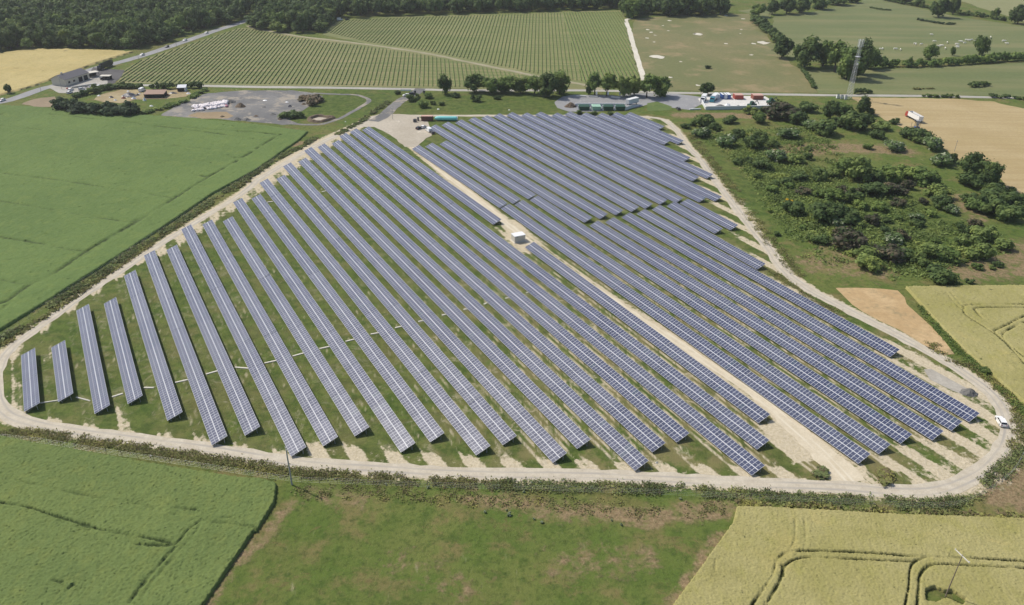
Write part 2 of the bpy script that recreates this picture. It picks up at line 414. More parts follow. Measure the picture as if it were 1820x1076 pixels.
# gravel and roads
def gravel_mat(name, c1, c2, ruts, rc):
    t = NT(name); uvn = t.n("ShaderNodeUVMap"); sx = t.n("ShaderNodeSeparateXYZ"); t.l(uvn.outputs[0], sx.inputs[0])
    n = t.noise(0.35, 5, 0.7); n3 = t.noise(2.2, 5, 0.75)
    c = t.mix(t.ramp(n, 0.3, 0.7), c1, c2); c = t.mix(t.math('MULTIPLY', t.ramp(n3, 0.35, 0.75), 0.35), c, tuple(x * 0.6 for x in c1))
    ax = t.math('ABSOLUTE', t.math('ABSOLUTE', sx.outputs[0]))
    r = t.math('SUBTRACT', 1.0, t.ramp(t.math('ABSOLUTE', t.math('SUBTRACT', ax, ruts)), 0.05, 0.55))
    ln = t.noise(1.0, 4, 0.6, src=t.mapped((1.2, 0.05, 1), 0, uvn.outputs[0]))
    c = t.mix(t.math('MULTIPLY', r, t.ramp(ln, 0.35, 0.6)), c, rc)
    t.color(c); t.bump(n3, 0.05); return t.m
M_TRACK = gravel_mat("pale_track_gravel", (0.45, 0.395, 0.305), (0.56, 0.505, 0.405), 0.85, (0.36, 0.33, 0.285))
M_PATH = gravel_mat("sandy_path_gravel", (0.53, 0.455, 0.325), (0.63, 0.555, 0.42), 0.8, (0.62, 0.56, 0.44))
M_ASPH = soil("worn_asphalt", (0.27, 0.27, 0.275), (0.32, 0.32, 0.325), (0.36, 0.355, 0.345), 0.05, 1.0, 0.02)
M_DARKASPH = soil("dark_asphalt", (0.075, 0.072, 0.075), (0.105, 0.10, 0.10), (0.14, 0.13, 0.12), 0.08, 1.0, 0.02)
M_YARD = soil("pale_yard_gravel", (0.42, 0.37, 0.29), (0.50, 0.445, 0.36), (0.58, 0.53, 0.44), 0.05, 0.7, 0.05)
M_GREYYARD = soil("grey_yard_gravel", (0.145, 0.145, 0.145), (0.23, 0.222, 0.21), (0.30, 0.265, 0.215), 0.035, 0.4, 0.08, amt3=(0.5, 0.62))
M_CONC = soil("pale_concrete", (0.62, 0.60, 0.56), (0.72, 0.70, 0.66), (0.55, 0.52, 0.47), 0.05, 0.6, 0.02)
M_WHITETRK = soil("chalk_track", (0.60, 0.56, 0.46), (0.70, 0.66, 0.56), (0.46, 0.44, 0.32), 0.05, 0.6, 0.03)

def road(name, line, w, z, m, jit=0.25, **k):
    v, f, uv = strip(pts(line), w, z, jit, len(line), **k)
    me = mesh_np(name, v, f, m, uv=uv); return props(link(name, me), kind='structure')
road("gravel_track", TRACK + [(1100,206.5),(1000,206),(900,206),(800,206),(725,206)], 4.3, 0.03, M_TRACK, 0.35, wf=lambda t: 3.0 if t < 0.22 else (4.3 if t < 0.75 else 3.4))
road("gravel_track", TRACK_END, 3.6, 0.045, M_TRACK, 0.3)
road("sandy_path", PATH, 3.3, 0.025, M_PATH, 0.55, wf=lambda t: 2.9 + .35 * math.sin(t * 40) if t < 0.80 else 3.0 + (t - .80) * 26)
sheet("gravel_yard", YARD, 0.055, M_YARD, 0.5)
road("entrance_road", [(664,216),(684,205),(696,193),(715,178),(738,166),(748,158)], 6.5, 0.07, M_GREYYARD, 0.4)
road("main_road", [(-330,240),(-200,208),(-100,189),(0,182),(75,158),(105,150),(160,125),(201,114),(251,100),(326,75),(380,56),(427,41),(440,36),(470,24)], 7.5, 0.05, M_ASPH, 0.2)
road("country_road", [(240,152),(300,152),(365,153),(455,155),(560,156),(706,158.5),(830,161),(1000,161),(1090,162),(1180,165),(1365,168),(1500,170),(1640,171),(1830,175),(2000,180)], 5.0, 0.06, M_TRACK and soil("pale_road", (0.38, 0.365, 0.32), (0.44, 0.42, 0.37), (0.33, 0.32, 0.29), 0.05, 0.8, 0.02), 0.2)
road("field_track", [(440,46),(455,51),(530,64.7),(593,72),(656,80),(756,95),(831,110.4),(910,126.7),(960,137),(1035,150.5),(1070,160)], 4.0, 0.08, soil("pale_grass_track", (0.30, 0.275, 0.17), (0.36, 0.325, 0.21), (0.22, 0.22, 0.11), 0.1, 0.8, 0.03), 0.4)
road("chalk_track", [(1126,33),(1113,36),(1118,52),(1124,75),(1130,95),(1137,118),(1146,145),(1152,160)], 3.6, 0.09, M_WHITETRK, 0.3)
sheet("grey_gravel_yard", [(283,206),(310,190),(335,178),(368,166),(440,161),(520,161),(556,166),(574,172),(560,180),(548,190),(530,202),(512,214),(528,221),(500,222),(455,218),(400,213),(340,209)], 0.035, M_GREYYARD, 0.9)
road("farm_loop_track", [(556,166),(600,168),(630,169),(650,174),(656,180),(640,191),(612,207),(590,216),(565,222),(525,221),(500,219)], 2.6, 0.065, M_GREYYARD, 0.3)
sheet("dark_asphalt_yard", [(155,140),(165,120),(180,122),(221,125),(217,135),(204,148),(190,152),(165,150)], 0.075, M_DARKASPH, 0.3)
sheet("workshop_forecourt", [(84,155),(110,150),(160,132),(188,138),(192,150),(165,158),(140,166),(105,166)], 0.085, soil("dusty_concrete", (0.36, 0.34, 0.30), (0.44, 0.42, 0.37), (0.30, 0.28, 0.25), 0.08, 0.8, 0.02), 0.3)
sheet("junkyard_floor", [(165,178),(180,168),(215,160),(260,160),(330,160),(345,170),(300,176),(240,178),(215,184),(185,182)], 0.09, soil("dry_trodden_soil", (0.30, 0.23, 0.12), (0.40, 0.33, 0.19), (0.20, 0.19, 0.10), 0.09, 0.8, 0.05), 0.8)
sheet("bare_soil", [(35,186),(60,176),(95,172),(105,180),(98,190),(60,190)], 0.05, soil("brown_soil", (0.25, 0.19, 0.12), (0.30, 0.23, 0.15), (0.15, 0.15, 0.07), 0.08, 0.6, 0.06), 1.0)
sheet("dry_ground", [(330,207),(350,200),(400,199),(415,206),(400,212),(360,212)], 0.045, soil("straw_soil", (0.27, 0.20, 0.11), (0.33, 0.25, 0.15), (0.17, 0.16, 0.08), 0.08, 0.6, 0.06), 1.2)
sheet("recycling_yard", [(985,182),(1000,172),(1020,169),(1090,170),(1100,172),(1110,166),(1200,167),(1240,172),(1260,176),(1250,185),(1225,196),(1195,192),(1180,186),(1160,184),(1130,192),(1060,199),(1010,199),(990,192)], 0.08, M_ASPH, 0.3)
sheet("concrete_yard", [(1240,176),(1262,170),(1360,172),(1392,191),(1254,194)], 0.095, M_CONC, 0.15)
sheet("verge_grass", [(1150,184),(1168,181),(1194,190),(1190,197),(1150,198)], 0.11, soil("mown_grass", (0.10, 0.15, 0.04), (0.13, 0.18, 0.05), (0.19, 0.19, 0.08), 0.15, 0.8, 0.04), 0.3)
sheet("bare_soil", [(1483,513),(1520,511),(1566,513),(1596,517),(1614,542),(1634,562),(1654,583),(1676,606),(1699,631),(1676,632),(1650,618),(1629,605),(1566,573),(1535,555),(1513,540)], 0.03,
      soil("sandy_soil", (0.45, 0.31, 0.155), (0.55, 0.40, 0.22), (0.27, 0.215, 0.115), 0.07, 0.6, 0.08, amt3=(0.52, 0.7)), 0.7)
sheet("spoil_patch", [(1640,658),(1655,655),(1690,675),(1716,690),(1712,702),(1690,695),(1655,676)], 0.032, soil("grey_spoil", (0.38, 0.35, 0.30), (0.46, 0.43, 0.37), (0.30, 0.28, 0.25), 0.2, 1.0, 0.08), 0.6)
sheet("stubble_field", [(1513,173),(1541,173.5),(1691,176),(1766,181),(1792,188),(1820,193),(1960,215),(2000,420),(1820,349),(1787,333),(1772,303),(1742,286),(1701,283),(1686,270),(1654,254),(1629,237),(1591,222),(1541,197)], 0.05,
      soil("stubble", (0.41, 0.315, 0.155), (0.47, 0.37, 0.20), (0.33, 0.245, 0.115), 0.03, 0.7, 0.06, streak=(math.radians(150), 0.012, 0.22)), 0.8)
M_PAST1 = soil("pasture_grass", (0.135, 0.165, 0.060), (0.165, 0.185, 0.070), (0.22, 0.205, 0.095), 0.012, 0.4, 0.12, streak=(math.radians(8), 0.006, 0.05))
M_PAST2 = soil("dry_pasture_grass", (0.155, 0.165, 0.062), (0.215, 0.19, 0.085), (0.26, 0.205, 0.105), 0.014, 0.4, 0.10, amt3=(0.5, 0.68))
sheet("pasture", [(1370,62),(1375,30),(1440,22),(1530,4),(1545,-6),(1700,30),(1830,48),(2150,80),(2150,100),(1820,92),(1740,98),(1640,106),(1545,112),(1460,112),(1390,98)], 0.04, M_PAST1, 1.5, 12)
sheet("pasture", [(1431,127),(1465,124),(1560,124),(1640,121),(1820,112),(2200,108),(2200,178),(1830,172),(1640,168),(1500,167),(1455,166)], 0.045, M_PAST1, 1.0, 10)
sheet("pasture", [(1128,34),(1200,28),(1330,25),(1362,62),(1405,115),(1430,126),(1452,166),(1365,164.5),(1180,161.5),(1154,158),(1140,118),(1124,60)], 0.055, M_PAST2, 1.0, 10)
sheet("pasture", [(1310,20),(1350,14),(1375,22),(1365,34),(1330,24)], 0.05, M_PAST1, 1.0, 10)
sheet("far_field", [(1690,-4),(1640,-40),(2300,-40),(2300,50),(1830,42),(1760,20)], 0.06, soil("pale_far_field", (0.23, 0.235, 0.105), (0.26, 0.26, 0.125), (0.20, 0.21, 0.09), 0.01, 0.3, 0.1), 2, 20)
sheet("vineyard_soil", [(208,148),(221,124),(251,107),(364,70),(424,50),(455,51.5),(530,65),(656,80.5),(756,95.5),(831,111),(910,127),(960,137.5),(1035,151),(1040,159),(830,158),(706,156),(455,152.5),(364,151)], 0.04,
      soil("vineyard_floor", (0.135, 0.165, 0.050), (0.180, 0.195, 0.068), (0.30, 0.235, 0.13), 0.02, 0.8, 0.06, streak=(math.radians(95.6), 0.012, 0.35)), 0.5)
sheet("vineyard_soil", [(573,62),(590,45),(605,35.5),(690,31),(830,26),(910,25),(1000,21),(1106,19),(1112,34),(1120,70),(1128,104),(1137,134),(1150,158),(1050,156),(1037,149),(960,136),(910,125),(831,109),(756,94),(656,79)], 0.05,
      soil("vineyard_floor_pale", (0.145, 0.175, 0.054), (0.185, 0.202, 0.070), (0.27, 0.235, 0.115), 0.02, 0.8, 0.06, streak=(math.radians(88), 0.012, 0.35)), 0.5)
# chalky stones lying in the dry pasture
for i, (x, y, w) in enumerate(((1167,101,26),(1241,61,18),(1356,76,22),(1340,78,10),(1151,53,8),(1157,58,7),(1164,63,5),(1150,68,8),(1163,75,7),(1188,55,6),(1178,46,5),(1290,78,7),(1318,53,6),(1316,60,5),(1192,138,9),(1240,152,8),(1210,110,6),(1335,98,8),(1190,37,9),(1290,28,9),(1320,34,7))):
    a = random.Random(i); c = at(x, y); s = w / pxm(x, y) / 2
    P = [(c.x + s * math.cos(t) * a.uniform(.5, 1.1), c.y + s * 1.3 * math.sin(t) * a.uniform(.5, 1.1), 0) for t in [k * math.pi / 5 for k in range(10)]]
    sheet("chalk_patch", P, 0.075 + i * 1e-4, M_WHITETRK, 0.5, 1.5, i, world=True)

# ------------------------------------------------------------------ standing crops
def crop(name, label, poly, h, step, m, trams=(), tw=0.45, amp=0.1, world=None, holes=(), lines=(), fade=None):
    Q = [tuple(p) for p in (world or pts(poly, h * 0.4))]; A = np.array([q[:2] for q in Q])
    lo, hi = A.min(0) - step, A.max(0) + step
    gx = np.arange(lo[0], hi[0] + step, step); gy = np.arange(lo[1], hi[1] + step, step)
    X, Y = np.meshgrid(gx, gy); P = np.stack([X.ravel(), Y.ravel()], 1)
    ins = inside(P, Q)
    for hl in holes:
        ins &= ~inside(P, [tuple(q) for q in pts(hl, 0)])
    I = np.arange(len(P)).reshape(X.shape)
    F = np.stack([I[:-1, :-1].ravel(), I[:-1, 1:].ravel(), I[1:, 1:].ravel(), I[1:, :-1].ravel()], 1)
    F = F[ins[F].any(1)]
    used = np.zeros(len(P), bool); used[F.ravel()] = True
    out = used & ~ins
    z = np.full(len(P), h)
    d, q = near_line(P[out], Q, True)
    for hl in holes:
        d2, q2 = near_line(P[out], [tuple(k) for k in pts(hl, 0)], True); mm = d2 < d; q[mm] = q2[mm]
    J = np.random.default_rng(3).normal(0, step * 0.28, P.shape); P = P + J * ins[:, None]
    P[out] = q; z[out] = 0.0
    tram = np.zeros(len(P)); ids = np.where(used & ins)[0]; U = P[ids]
    z[ids] += amp * (vnoise(U, 1.1, 1) * 0.25 + vnoise(U, 0.5, 2) * 0.45 + vnoise(U, 7, 3) * 0.6) + np.random.default_rng(5).normal(0, amp * 0.62, len(ids))
    for ti, (ln, off, dep) in enumerate(trams):
        L = smooth_line(pts(ln, h * 0.6), 4)
        d, _ = near_line(U, L)
        k = np.clip((tw * (1 + 0.35 * vnoise(U, 3.0, 11 + ti)) - d) / (tw * 0.45) + 0.2, 0, 1) * dep
        k *= np.clip(0.72 + 0.6 * vnoise(U, 7.0, 20 + ti) + 0.35 * vnoise(U, 1.3, 40 + ti), 0.2, 1)
        tram[ids] = np.maximum(tram[ids], k)
    z = np.where(ins, z - tram * h * 0.85, z)
    rem = np.cumsum(used) - 1
    V = np.column_stack([P, z])[used]
    me = mesh_np(name, V, rem[F].astype(np.int32), m, smooth=True, attrs={"tram": tram[used]})
    o = link(name, me); return props(o, label, "crop", None, 'stuff')

def crop_mat(name, c1, c2, c3, stalk, s_big=0.03, fine=2.6, rot=0.0):
    t = NT(name)
    n1 = t.noise(s_big, 5, 0.62, dist=0.4); n2 = t.noise(fine, 5, 0.78); n3 = t.noise(0.18, 4, 0.65)
    c = t.mix(t.ramp(n1, 0.35, 0.65), c1, c2)
    c = t.mix(t.math('MULTIPLY', t.ramp(n3, 0.5, 0.72), 0.6), c, c3)
    st = t.noise(1.0, 4, 0.65, src=t.mapped((0.9, 0.07, 1), rot)); c = t.mix(t.math('MULTIPLY', t.ramp(st, 0.45, 0.7), 0.3), c, c3); pt = t.noise(0.075, 6, 0.7, dist=0.6); c = t.mix(t.math('MULTIPLY', t.ramp(pt, 0.54, 0.70), 0.4), c, tuple(x * 0.78 for x in c1)); c = t.mix(t.math('MULTIPLY', t.ramp(pt, 0.46, 0.32), 0.35), c, tuple(x * y for x, y in zip(c2, (1.18, 1.08, 0.95))))
    dr = t.n("ShaderNodeTexWave", bands_direction='X'); dr.inputs["Scale"].default_value = 0.55; dr.inputs["Distortion"].default_value = 1.2; dr.inputs["Detail"].default_value = 2; t.l(t.mapped((1, 1, 1), rot + 1.2), dr.inputs["Vector"]); c = t.mix(t.math('MULTIPLY', dr.outputs["Fac"], 0.10), c, tuple(x * 0.7 for x in c1))
    c = t.mix(t.math('MULTIPLY', t.ramp(n2, 0.40, 0.78), 0.5), c, tuple(x * 0.52 for x in c1))
    c = t.mix(t.ramp(t.attr("tram"), 0.15, 0.7), c, stalk)
    t.color(c); t.bump(n2, 0.10, 0.8); t.b.inputs["Roughness"].default_value = 0.9; t.b.inputs["Specular IOR Level"].default_value = 0.12
    return t.m
M_PEA = crop_mat("green_crop", (0.108, 0.166, 0.050), (0.130, 0.192, 0.058), (0.156, 0.208, 0.058), (0.070, 0.100, 0.036), 0.02, 1.8, math.radians(20))
M_PEA2 = crop_mat("light_green_crop", (0.124, 0.172, 0.055), (0.148, 0.196, 0.062), (0.176, 0.210, 0.060), (0.055, 0.080, 0.028), 0.04, 2.6, math.radians(20))
M_WHEAT = crop_mat("ripening_wheat", (0.300, 0.276, 0.105), (0.360, 0.326, 0.145), (0.295, 0.280, 0.085), (0.060, 0.066, 0.022), 0.05, 2.6, math.radians(5))
M_BARLEY = crop_mat("ripe_barley", (0.42, 0.34, 0.145), (0.47, 0.385, 0.175), (0.36, 0.31, 0.12), (0.16, 0.15, 0.06), 0.02, 0.9, math.radians(60))

Z05 = lambda l: zl(0, 540, 3.985, l)
Z02 = lambda l: zl(0, 270, 3.985, l)
Z08 = lambda l: zl(0, 806, 3.985, l)
Z138 = lambda l: zl(1365, 806, 3.985, l)
Z98 = lambda l: zl(910, 806, 3.985, l)
Z135 = lambda l: zl(1365, 540, 3.985, l)
Z132 = lambda l: zl(1365, 270, 3.985, l)
Z00 = lambda l: zl(0, 0, 3.985, l)
big = [(0,188),(50,190),(100,194),(145,201),(238,204.5),(351,212),(455,222),(548,234.5),(530,251),(505,268),(455,303),(376,346),(314,388.5),(226,446),(150,494),(86,535),(0,588),(-90,640),(-330,640),(-330,200)]
trs = [(Z02([(-300,60),(0,150),(400,200),(800,262),(1150,318),(1240,335)]), 0, .55), (Z02([(-200,320),(0,350),(300,400),(700,470),(900,497),(980,480)]), 0, .55),
       (Z02([(-200,570),(0,605),(300,655),(500,695),(610,705)]), 0, .7), (Z02([(-200,880),(0,905),(180,940),(300,900)]), 0, .6),
       (Z02([(-60,1090),(50,1060),(200,950),(340,890),(520,770),(640,690),(830,580),(960,500),(1030,465),(1240,330),(1460,190),(1550,140),(1680,65)]), 0, .85),
       (Z02([(0,1130),(220,960),(400,860),(540,780),(720,660),(960,510),(1250,320)]), 0, .35),
       (Z02([(1350,155),(1460,180)]), 0, .9), (Z02([(1610,30),(1700,45),(1790,0)]), 0, .9), (Z00([(-100,800),(0,815),(90,797),(400,815),(800,860),(1100,885),(1813,945)]), 0, .6),
       (Z00([(0,890),(400,935),(900,1000),(1500,1060)]), 0, .4), (Z00([(1000,885),(1400,930),(1813,990)]), 0, .75), (Z02([(800,5),(1300,30)]), 0, .3), (Z02([(300,5),(800,75)]), 0, .35), (Z02([(400,405),(900,500)]), 0, .3),
       (zl(455,0,3.985,[(-100,935),(0,940),(140,955)]), 0, 1.0), (zl(455,0,3.985,[(0,1060),(120,985),(180,955)]), 0, .8)]
crop("pea_crop", "broad mid green crop field beyond the left side track, crossed by thin sprayer lines", big, 0.8, 0.58, M_PEA, trs, 0.72, 0.09)
fl = Z05([(-120,915),(0,940)]) + Z08([(300,-62),(700,5),(1000,62),(1300,112),(1700,175)]) + [(470,853),(492,861),(488,892)] + zl(455,806,3.985,[(130,352),(0,562)]) + Z08([(1813,532),(1430,1090),(1350,1200),(-400,1200),(-400,600)])
crop("light_green_crop", "pale green leafy crop filling the bottom left corner with flattened wheel lines", fl, 0.8, 0.26, M_PEA2,
     [(Z08([(-60,345),(200,385),(380,445),(620,515),(780,560),(1000,595),(1210,640)]), 0, .85), (Z08([(-60,170),(200,215),(560,295),(900,350),(1200,430),(1320,480),(1420,470),(1640,455)]), 0, .45),
      (Z08([(1250,390),(1390,405)]), 0, .9), (Z08([(940,645),(1060,655),(1240,650),(1320,560),(1420,480)]), 0, .8), (Z08([(920,1060),(1020,920),(1150,770),(1250,665)]), 0, .75),
      (Z08([(1010,1020),(1110,880),(1270,700),(1390,560),(1430,470)]), 0, .4), (Z08([(1450,480),(1620,500),(1813,525)]), 0, .45), (Z08([(380,905),(440,915)]), 0, .7), (Z08([(490,960),(525,935)]), 0, .8), (Z08([(420,490),(640,545)]), 0, .4)], 0.36, 0.11)
wl = Z98([(1590,385),(1562,500),(1300,862),(1138,1080),(1060,1200)]) + [(1900,1110),(1900,928)] + Z138([(1813,470),(900,437),(0,388)])
whole = Z138([(1110,980),(1170,955),(1240,990),(1300,985),(1400,1050),(1370,1090),(1260,1040),(1180,1070),(1110,1060)])
crop("wheat_crop", "yellow green wheat at the bottom right with curved dark tramlines", wl, 0.85, 0.21, M_WHEAT,
     [(Z138([(1900,775),(1813,771),(1400,746),(1100,740),(700,710),(300,695),(150,702),(80,740),(50,800),(38,850),(0,920),(-100,1060),(-130,1110)]), 0, 1),
      (Z138([(1900,824),(1813,820),(1400,797),(1180,792),(1110,822),(1072,880),(1066,950),(1056,1090)]), 0, 1), (Z138([(1100,745),(1035,775),(1005,830),(996,950),(968,1090)]), 0, 1),
      (Z138([(1020,772),(700,760),(300,741),(200,755),(120,800),(90,890),(60,950),(0,1050),(-30,1100)]), 0, .9), (Z138([(1100,742),(1220,742)]), 0, 1), (Z138([(190,480),(192,600),(160,680),(130,720)]), 0, .3), (Z138([(258,480),(266,600),(250,690)]), 0, .3),
      (Z138([(100,800),(110,870)]), 0, .8), (Z98([(1440,760),(1436,830)]), 0, .4)], 0.24, 0.07, holes=[whole])
wr = [(1609,511),(1636,541),(1663,571),(1692,602),(1742,648),(1822,719),(1990,850),(2060,520),(1820,508.5),(1700,509.5)]
crop("wheat_crop", "yellow wheat right of the sandy soil strip, marked by looping tramlines", wr, 0.85, 0.36, M_WHEAT,
     [(Z135([(1900,8),(1813,8),(1430,12),(1385,40),(1400,85),(1500,150),(1660,260),(1813,425),(1900,500)]), 0, .8), (Z135([(1900,32),(1813,32),(1490,32),(1473,60),(1520,110)]), 0, .8),
      (Z135([(1900,55),(1813,92),(1640,178),(1600,200),(1640,240)]), 0, .85), (Z135([(1900,95),(1813,135),(1690,195),(1660,235),(1700,290),(1813,380)]), 0, .9), (Z132([(1260,1000),(1330,1085),(1400,1140)]), 0, .7), (Z132([(1290,1000),(1360,1085)]), 0, .4),
      (Z135([(1110,120),(1240,260),(1350,350)]), 0, .12), (Z135([(1480,430),(1620,560),(1813,690)]), 0, .12)], 0.3, 0.07)
bl = [(-400,250),(-200,188),(0,170),(60,153),(120,131),(170,113),(215,99),(238,92),(200,90),(120,88),(50,88),(0,95),(-150,103),(-400,118)]
crop("barley_crop", "golden barley strip between the dark wood and the main road", bl, 0.8, 1.6, M_BARLEY, [(Z00([(0,440),(300,420),(600,395),(900,365)]), 0, .3), (Z00([(0,380),(150,375),(350,350)]), 0, .5)], 1.1, 0.1)

# ------------------------------------------------------------------ solar arrays
def panel_mat():
    t = NT("solar_glass"); uvn = t.n("ShaderNodeUVMap"); sx = t.n("ShaderNodeSeparateXYZ"); t.l(uvn.outputs[0], sx.inputs[0])
    u, v = sx.outputs[0], sx.outputs[1]
    def edge(x, w):   # 1 within w of a whole number
        f = t.math('FRACT', x); return t.math('SUBTRACT', 1.0, t.ramp(t.math('MINIMUM', f, t.math('SUBTRACT', 1.0, f)), w * 0.6, w * 1.4))
    lu = edge(u, 0.044); lv = edge(v, 0.026); lm = t.math('MULTIPLY', edge(t.math('ADD', v, 0.5), 0.013), 0.75)
    seam = edge(t.math('MULTIPLY', v, 0.5), 0.0) if False else t.math('SUBTRACT', 1.0, t.ramp(t.math('ABSOLUTE', t.math('SUBTRACT', v, 1.0)), 0.032, 0.056))
    ln = t.math('MAXIMUM', t.math('MAXIMUM', lu, lm), t.math('MAXIMUM', t.math('MULTIPLY', lv, 0.8), seam))
    cb = t.n("ShaderNodeCombineXYZ"); t.l(t.math('FLOOR', u), cb.inputs[0]); t.l(t.math('FLOOR', v), cb.inputs[1])
    oi = t.n("ShaderNodeObjectInfo"); t.l(t.math('MULTIPLY', oi.outputs["Random"], 97.0), cb.inputs[2])
    wn = t.n("ShaderNodeTexWhiteNoise"); t.l(cb.outputs[0], wn.inputs["Vector"]); w = wn.outputs["Value"]
    cell = t.mix(w, (0.024, 0.033, 0.078), (0.050, 0.062, 0.125))
    cell = t.mix(t.math('GREATER_THAN', w, 0.965), cell, (0.035, 0.060, 0.10))
    cell = t.mix(t.math('MULTIPLY', t.noise(0.02, 3, 0.6), 0.5), cell, (0.070, 0.080, 0.125))
    cell = t.mix(t.math('MULTIPLY', oi.outputs["Random"], 0.35), cell, (0.110, 0.120, 0.16))
    c = t.mix(ln, cell, (0.58, 0.59, 0.62))
    t.color(c)
    t.l(t.math('MULTIPLY_ADD', w, 0.05, 0.20), t.b.inputs["Roughness"])
    t.b.inputs["Specular IOR Level"].default_value = 0.5; t.b.inputs["IOR"].default_value = 1.5
    return t.m
M_GLASS = panel_mat()
M_ALU = plain("dull_aluminium", (0.60, 0.61, 0.63), 0.45, 0.4, 0.06)
M_STEEL = plain("galvanised_steel", (0.42, 0.43, 0.44), 0.5, 0.5, 0.1)
W_SL = 4.0
ZLO = 0.55
CT, ST = math.cos(TILT), math.sin(TILT)
_tab = {}
def table_meshes(nm):
    """one table, nm modules long and two high: origin at the middle of its low edge, x along the row, y up the slope (level)"""
    if nm in _tab: return _tab[nm]
    L = nm * 1.03; th = 0.05
    def sl(x, s, d=0.0): return (x, s * CT + d * ST * -1 if False else s * CT - d * (-ST) * 0 , s * ST + d)
    v = []; f = []; uv = []
    for half, (s0, s1) in enumerate(((0.0, 1.985), (2.015, 4.0))):
        b = len(v)
        for zz in (0.0, -th):
            v += [(-L / 2, s0 * CT, s0 * ST + zz), (L / 2, s0 * CT, s0 * ST + zz), (L / 2, s1 * CT, s1 * ST + zz), (-L / 2, s1 * CT, s1 * ST + zz)]
        f += [tuple(b + k for k in q) for q in ((0, 1, 2, 3), (7, 6, 5, 4), (0, 4, 5, 1), (1, 5, 6, 2), (2, 6, 7, 3), (3, 7, 4, 0))]
        uv += [(0, half), (nm, half), (nm, half + 1), (0, half + 1)] + [(0, 0)] * 20
    me = mesh_np("module_table", v, f, [M_GLASS, M_ALU], uv=uv)
    for p in me.polygons: p.material_index = 0 if p.index % 6 == 0 else 1
    sup = MB()      # a portal: short front post, tall rear post, sloping rafter
    sup.box(-0.05, 0.05, 0.75, 0.87, -ZLO, 0.8 * ST + 0.0 - 0.10); sup.box(-0.05, 0.05, 2.85, 2.97, -ZLO, 2.9 * ST - 0.10)
    y0, y1 = 0.25, 3.6
    sup.add([(-0.04, y0 * CT, y0 * ST - 0.07), (0.04, y0 * CT, y0 * ST - 0.07), (0.04, y1 * CT, y1 * ST - 0.07), (-0.04, y1 * CT, y1 * ST - 0.07),
             (-0.04, y0 * CT, y0 * ST - 0.19), (0.04, y0 * CT, y0 * ST - 0.19), (0.04, y1 * CT, y1 * ST - 0.19), (-0.04, y1 * CT, y1 * ST - 0.19)],
            [(0, 1, 2, 3), (7, 6, 5, 4), (0, 4, 5, 1), (1, 5, 6, 2), (2, 6, 7, 3), (3, 7, 4, 0)])
    sup.tube((0, 0.85, -0.25), (0, 2.85, 2.7 * ST - 0.2), 0.035, n=5)
    sm = sup.mesh("support_frame", M_STEEL)
    pu = MB()
    for s in (0.55, 1.5, 2.5, 3.45): pu.box(-L / 2 + 0.03, L / 2 - 0.03, s * CT - 0.03, s * CT + 0.03, s * ST - 0.125, s * ST - 0.055)
    pm = pu.mesh("purlin", M_STEEL)
    _tab[nm] = (me, sm, pm); return _tab[nm]

ROWS = [(1,(37.2,632),(42.8,732.4)),(2,(91.1,618.1),(103.2,714.8)),(3,(135.5,552.5),(168.2,736)),(4,(184.4,540),(227,718.7)),(5,(220.3,490.8),(297.4,748.3)),(6,(255.5,454.4),(376.4,792.2)),
(7,(295.6,444.9),(435.4,774.6)),(8,(322,408),(517,812)),(9,(359.6,399.7),(574.2,793.5)),(10,(396,393.7),(630.7,775.9)),(11,(414,360.3),(712.4,804.6)),(12,(447,353.4),(764.5,786.2)),
(13,(460.9,325.5),(846.3,809.7)),(14,(491,318.5),(893.9,791.3)),(15,(502.7,296.2),(982.8,823)),(16,(529.8,287.8),(1025.9,798)),(17,(540.4,268.3),(1128.8,836.9)),(18,(564,261.9),(1159.6,804.4)),
(19,(589.2,255.8),(1202.9,786.5)),(20,(603,243.2),(1336.5,845.2)),(21,(621.3,234.9),(1345.6,799.6)),(22,(643.6,231.2),(876.4,399.4)),(22,(932.6,439.4),(1348,752.5)),
(23,(732,265),(888,370)),(23,(890,371.2),(1525.6,824.8)),(24,(756,260.8),(912,362.4)),(24,(914.5,363.8),(1562,807.2)),(25,(781.4,256.5),(939,354.5)),(25,(941.5,356),(1600.9,789)),
(26,(762.6,227.8),(1038.6,396)),(26,(1047.8,401.5),(1657.3,783)),(27,(785,222.9),(1066,389.4)),(27,(1075.6,395.5),(1691.2,765.8)),(28,(808.8,218.6),(1094,382.8)),(28,(1104.5,386.7),(1722.6,750.3)),
(29,(832,214),(1122,376.8)),(29,(1131.6,380.4),(1582,634.9)),(30,(855,211),(1146.8,371.2)),(30,(1158.4,372.9),(1345.4,479.5)),
(31,(877,207.5),(1173,363.7)),(31,(1184.8,366.6),(1270,415.6)),(32,(900,205.3),(1201,360.7)),(32,(1208.6,361.6),(1297.7,409.3)),(33,(926,206),(1242.4,359.7)),(34,(950.5,204.5),(1270.4,358)),
(35,(980,206.4),(1230.8,322.4)),(36,(1003,204.3),(1255.6,317.8)),(37,(1031,206),(1216,287)),(38,(1060,206.5),(1179.7,257.5)),(39,(1086,205.3),(1204.5,256.8)),(40,(1110,205.3),(1170.5,231))]
ORD = "zeroth first second third fourth fifth sixth seventh eighth ninth tenth eleventh twelfth thirteenth fourteenth fifteenth sixteenth seventeenth eighteenth nineteenth twentieth".split()
def ordw(n):
    if n <= 20: return ORD[n]
    if n < 30: return "twenty-" + ORD[n - 20]
    if n == 30: return "thirtieth"
    if n == 40: return "fortieth"
    return "thirty-" + ORD[n - 30]
_split = {r for r, _, _ in ROWS if sum(1 for q in ROWS if q[0] == r) == 2}
_seen = set()
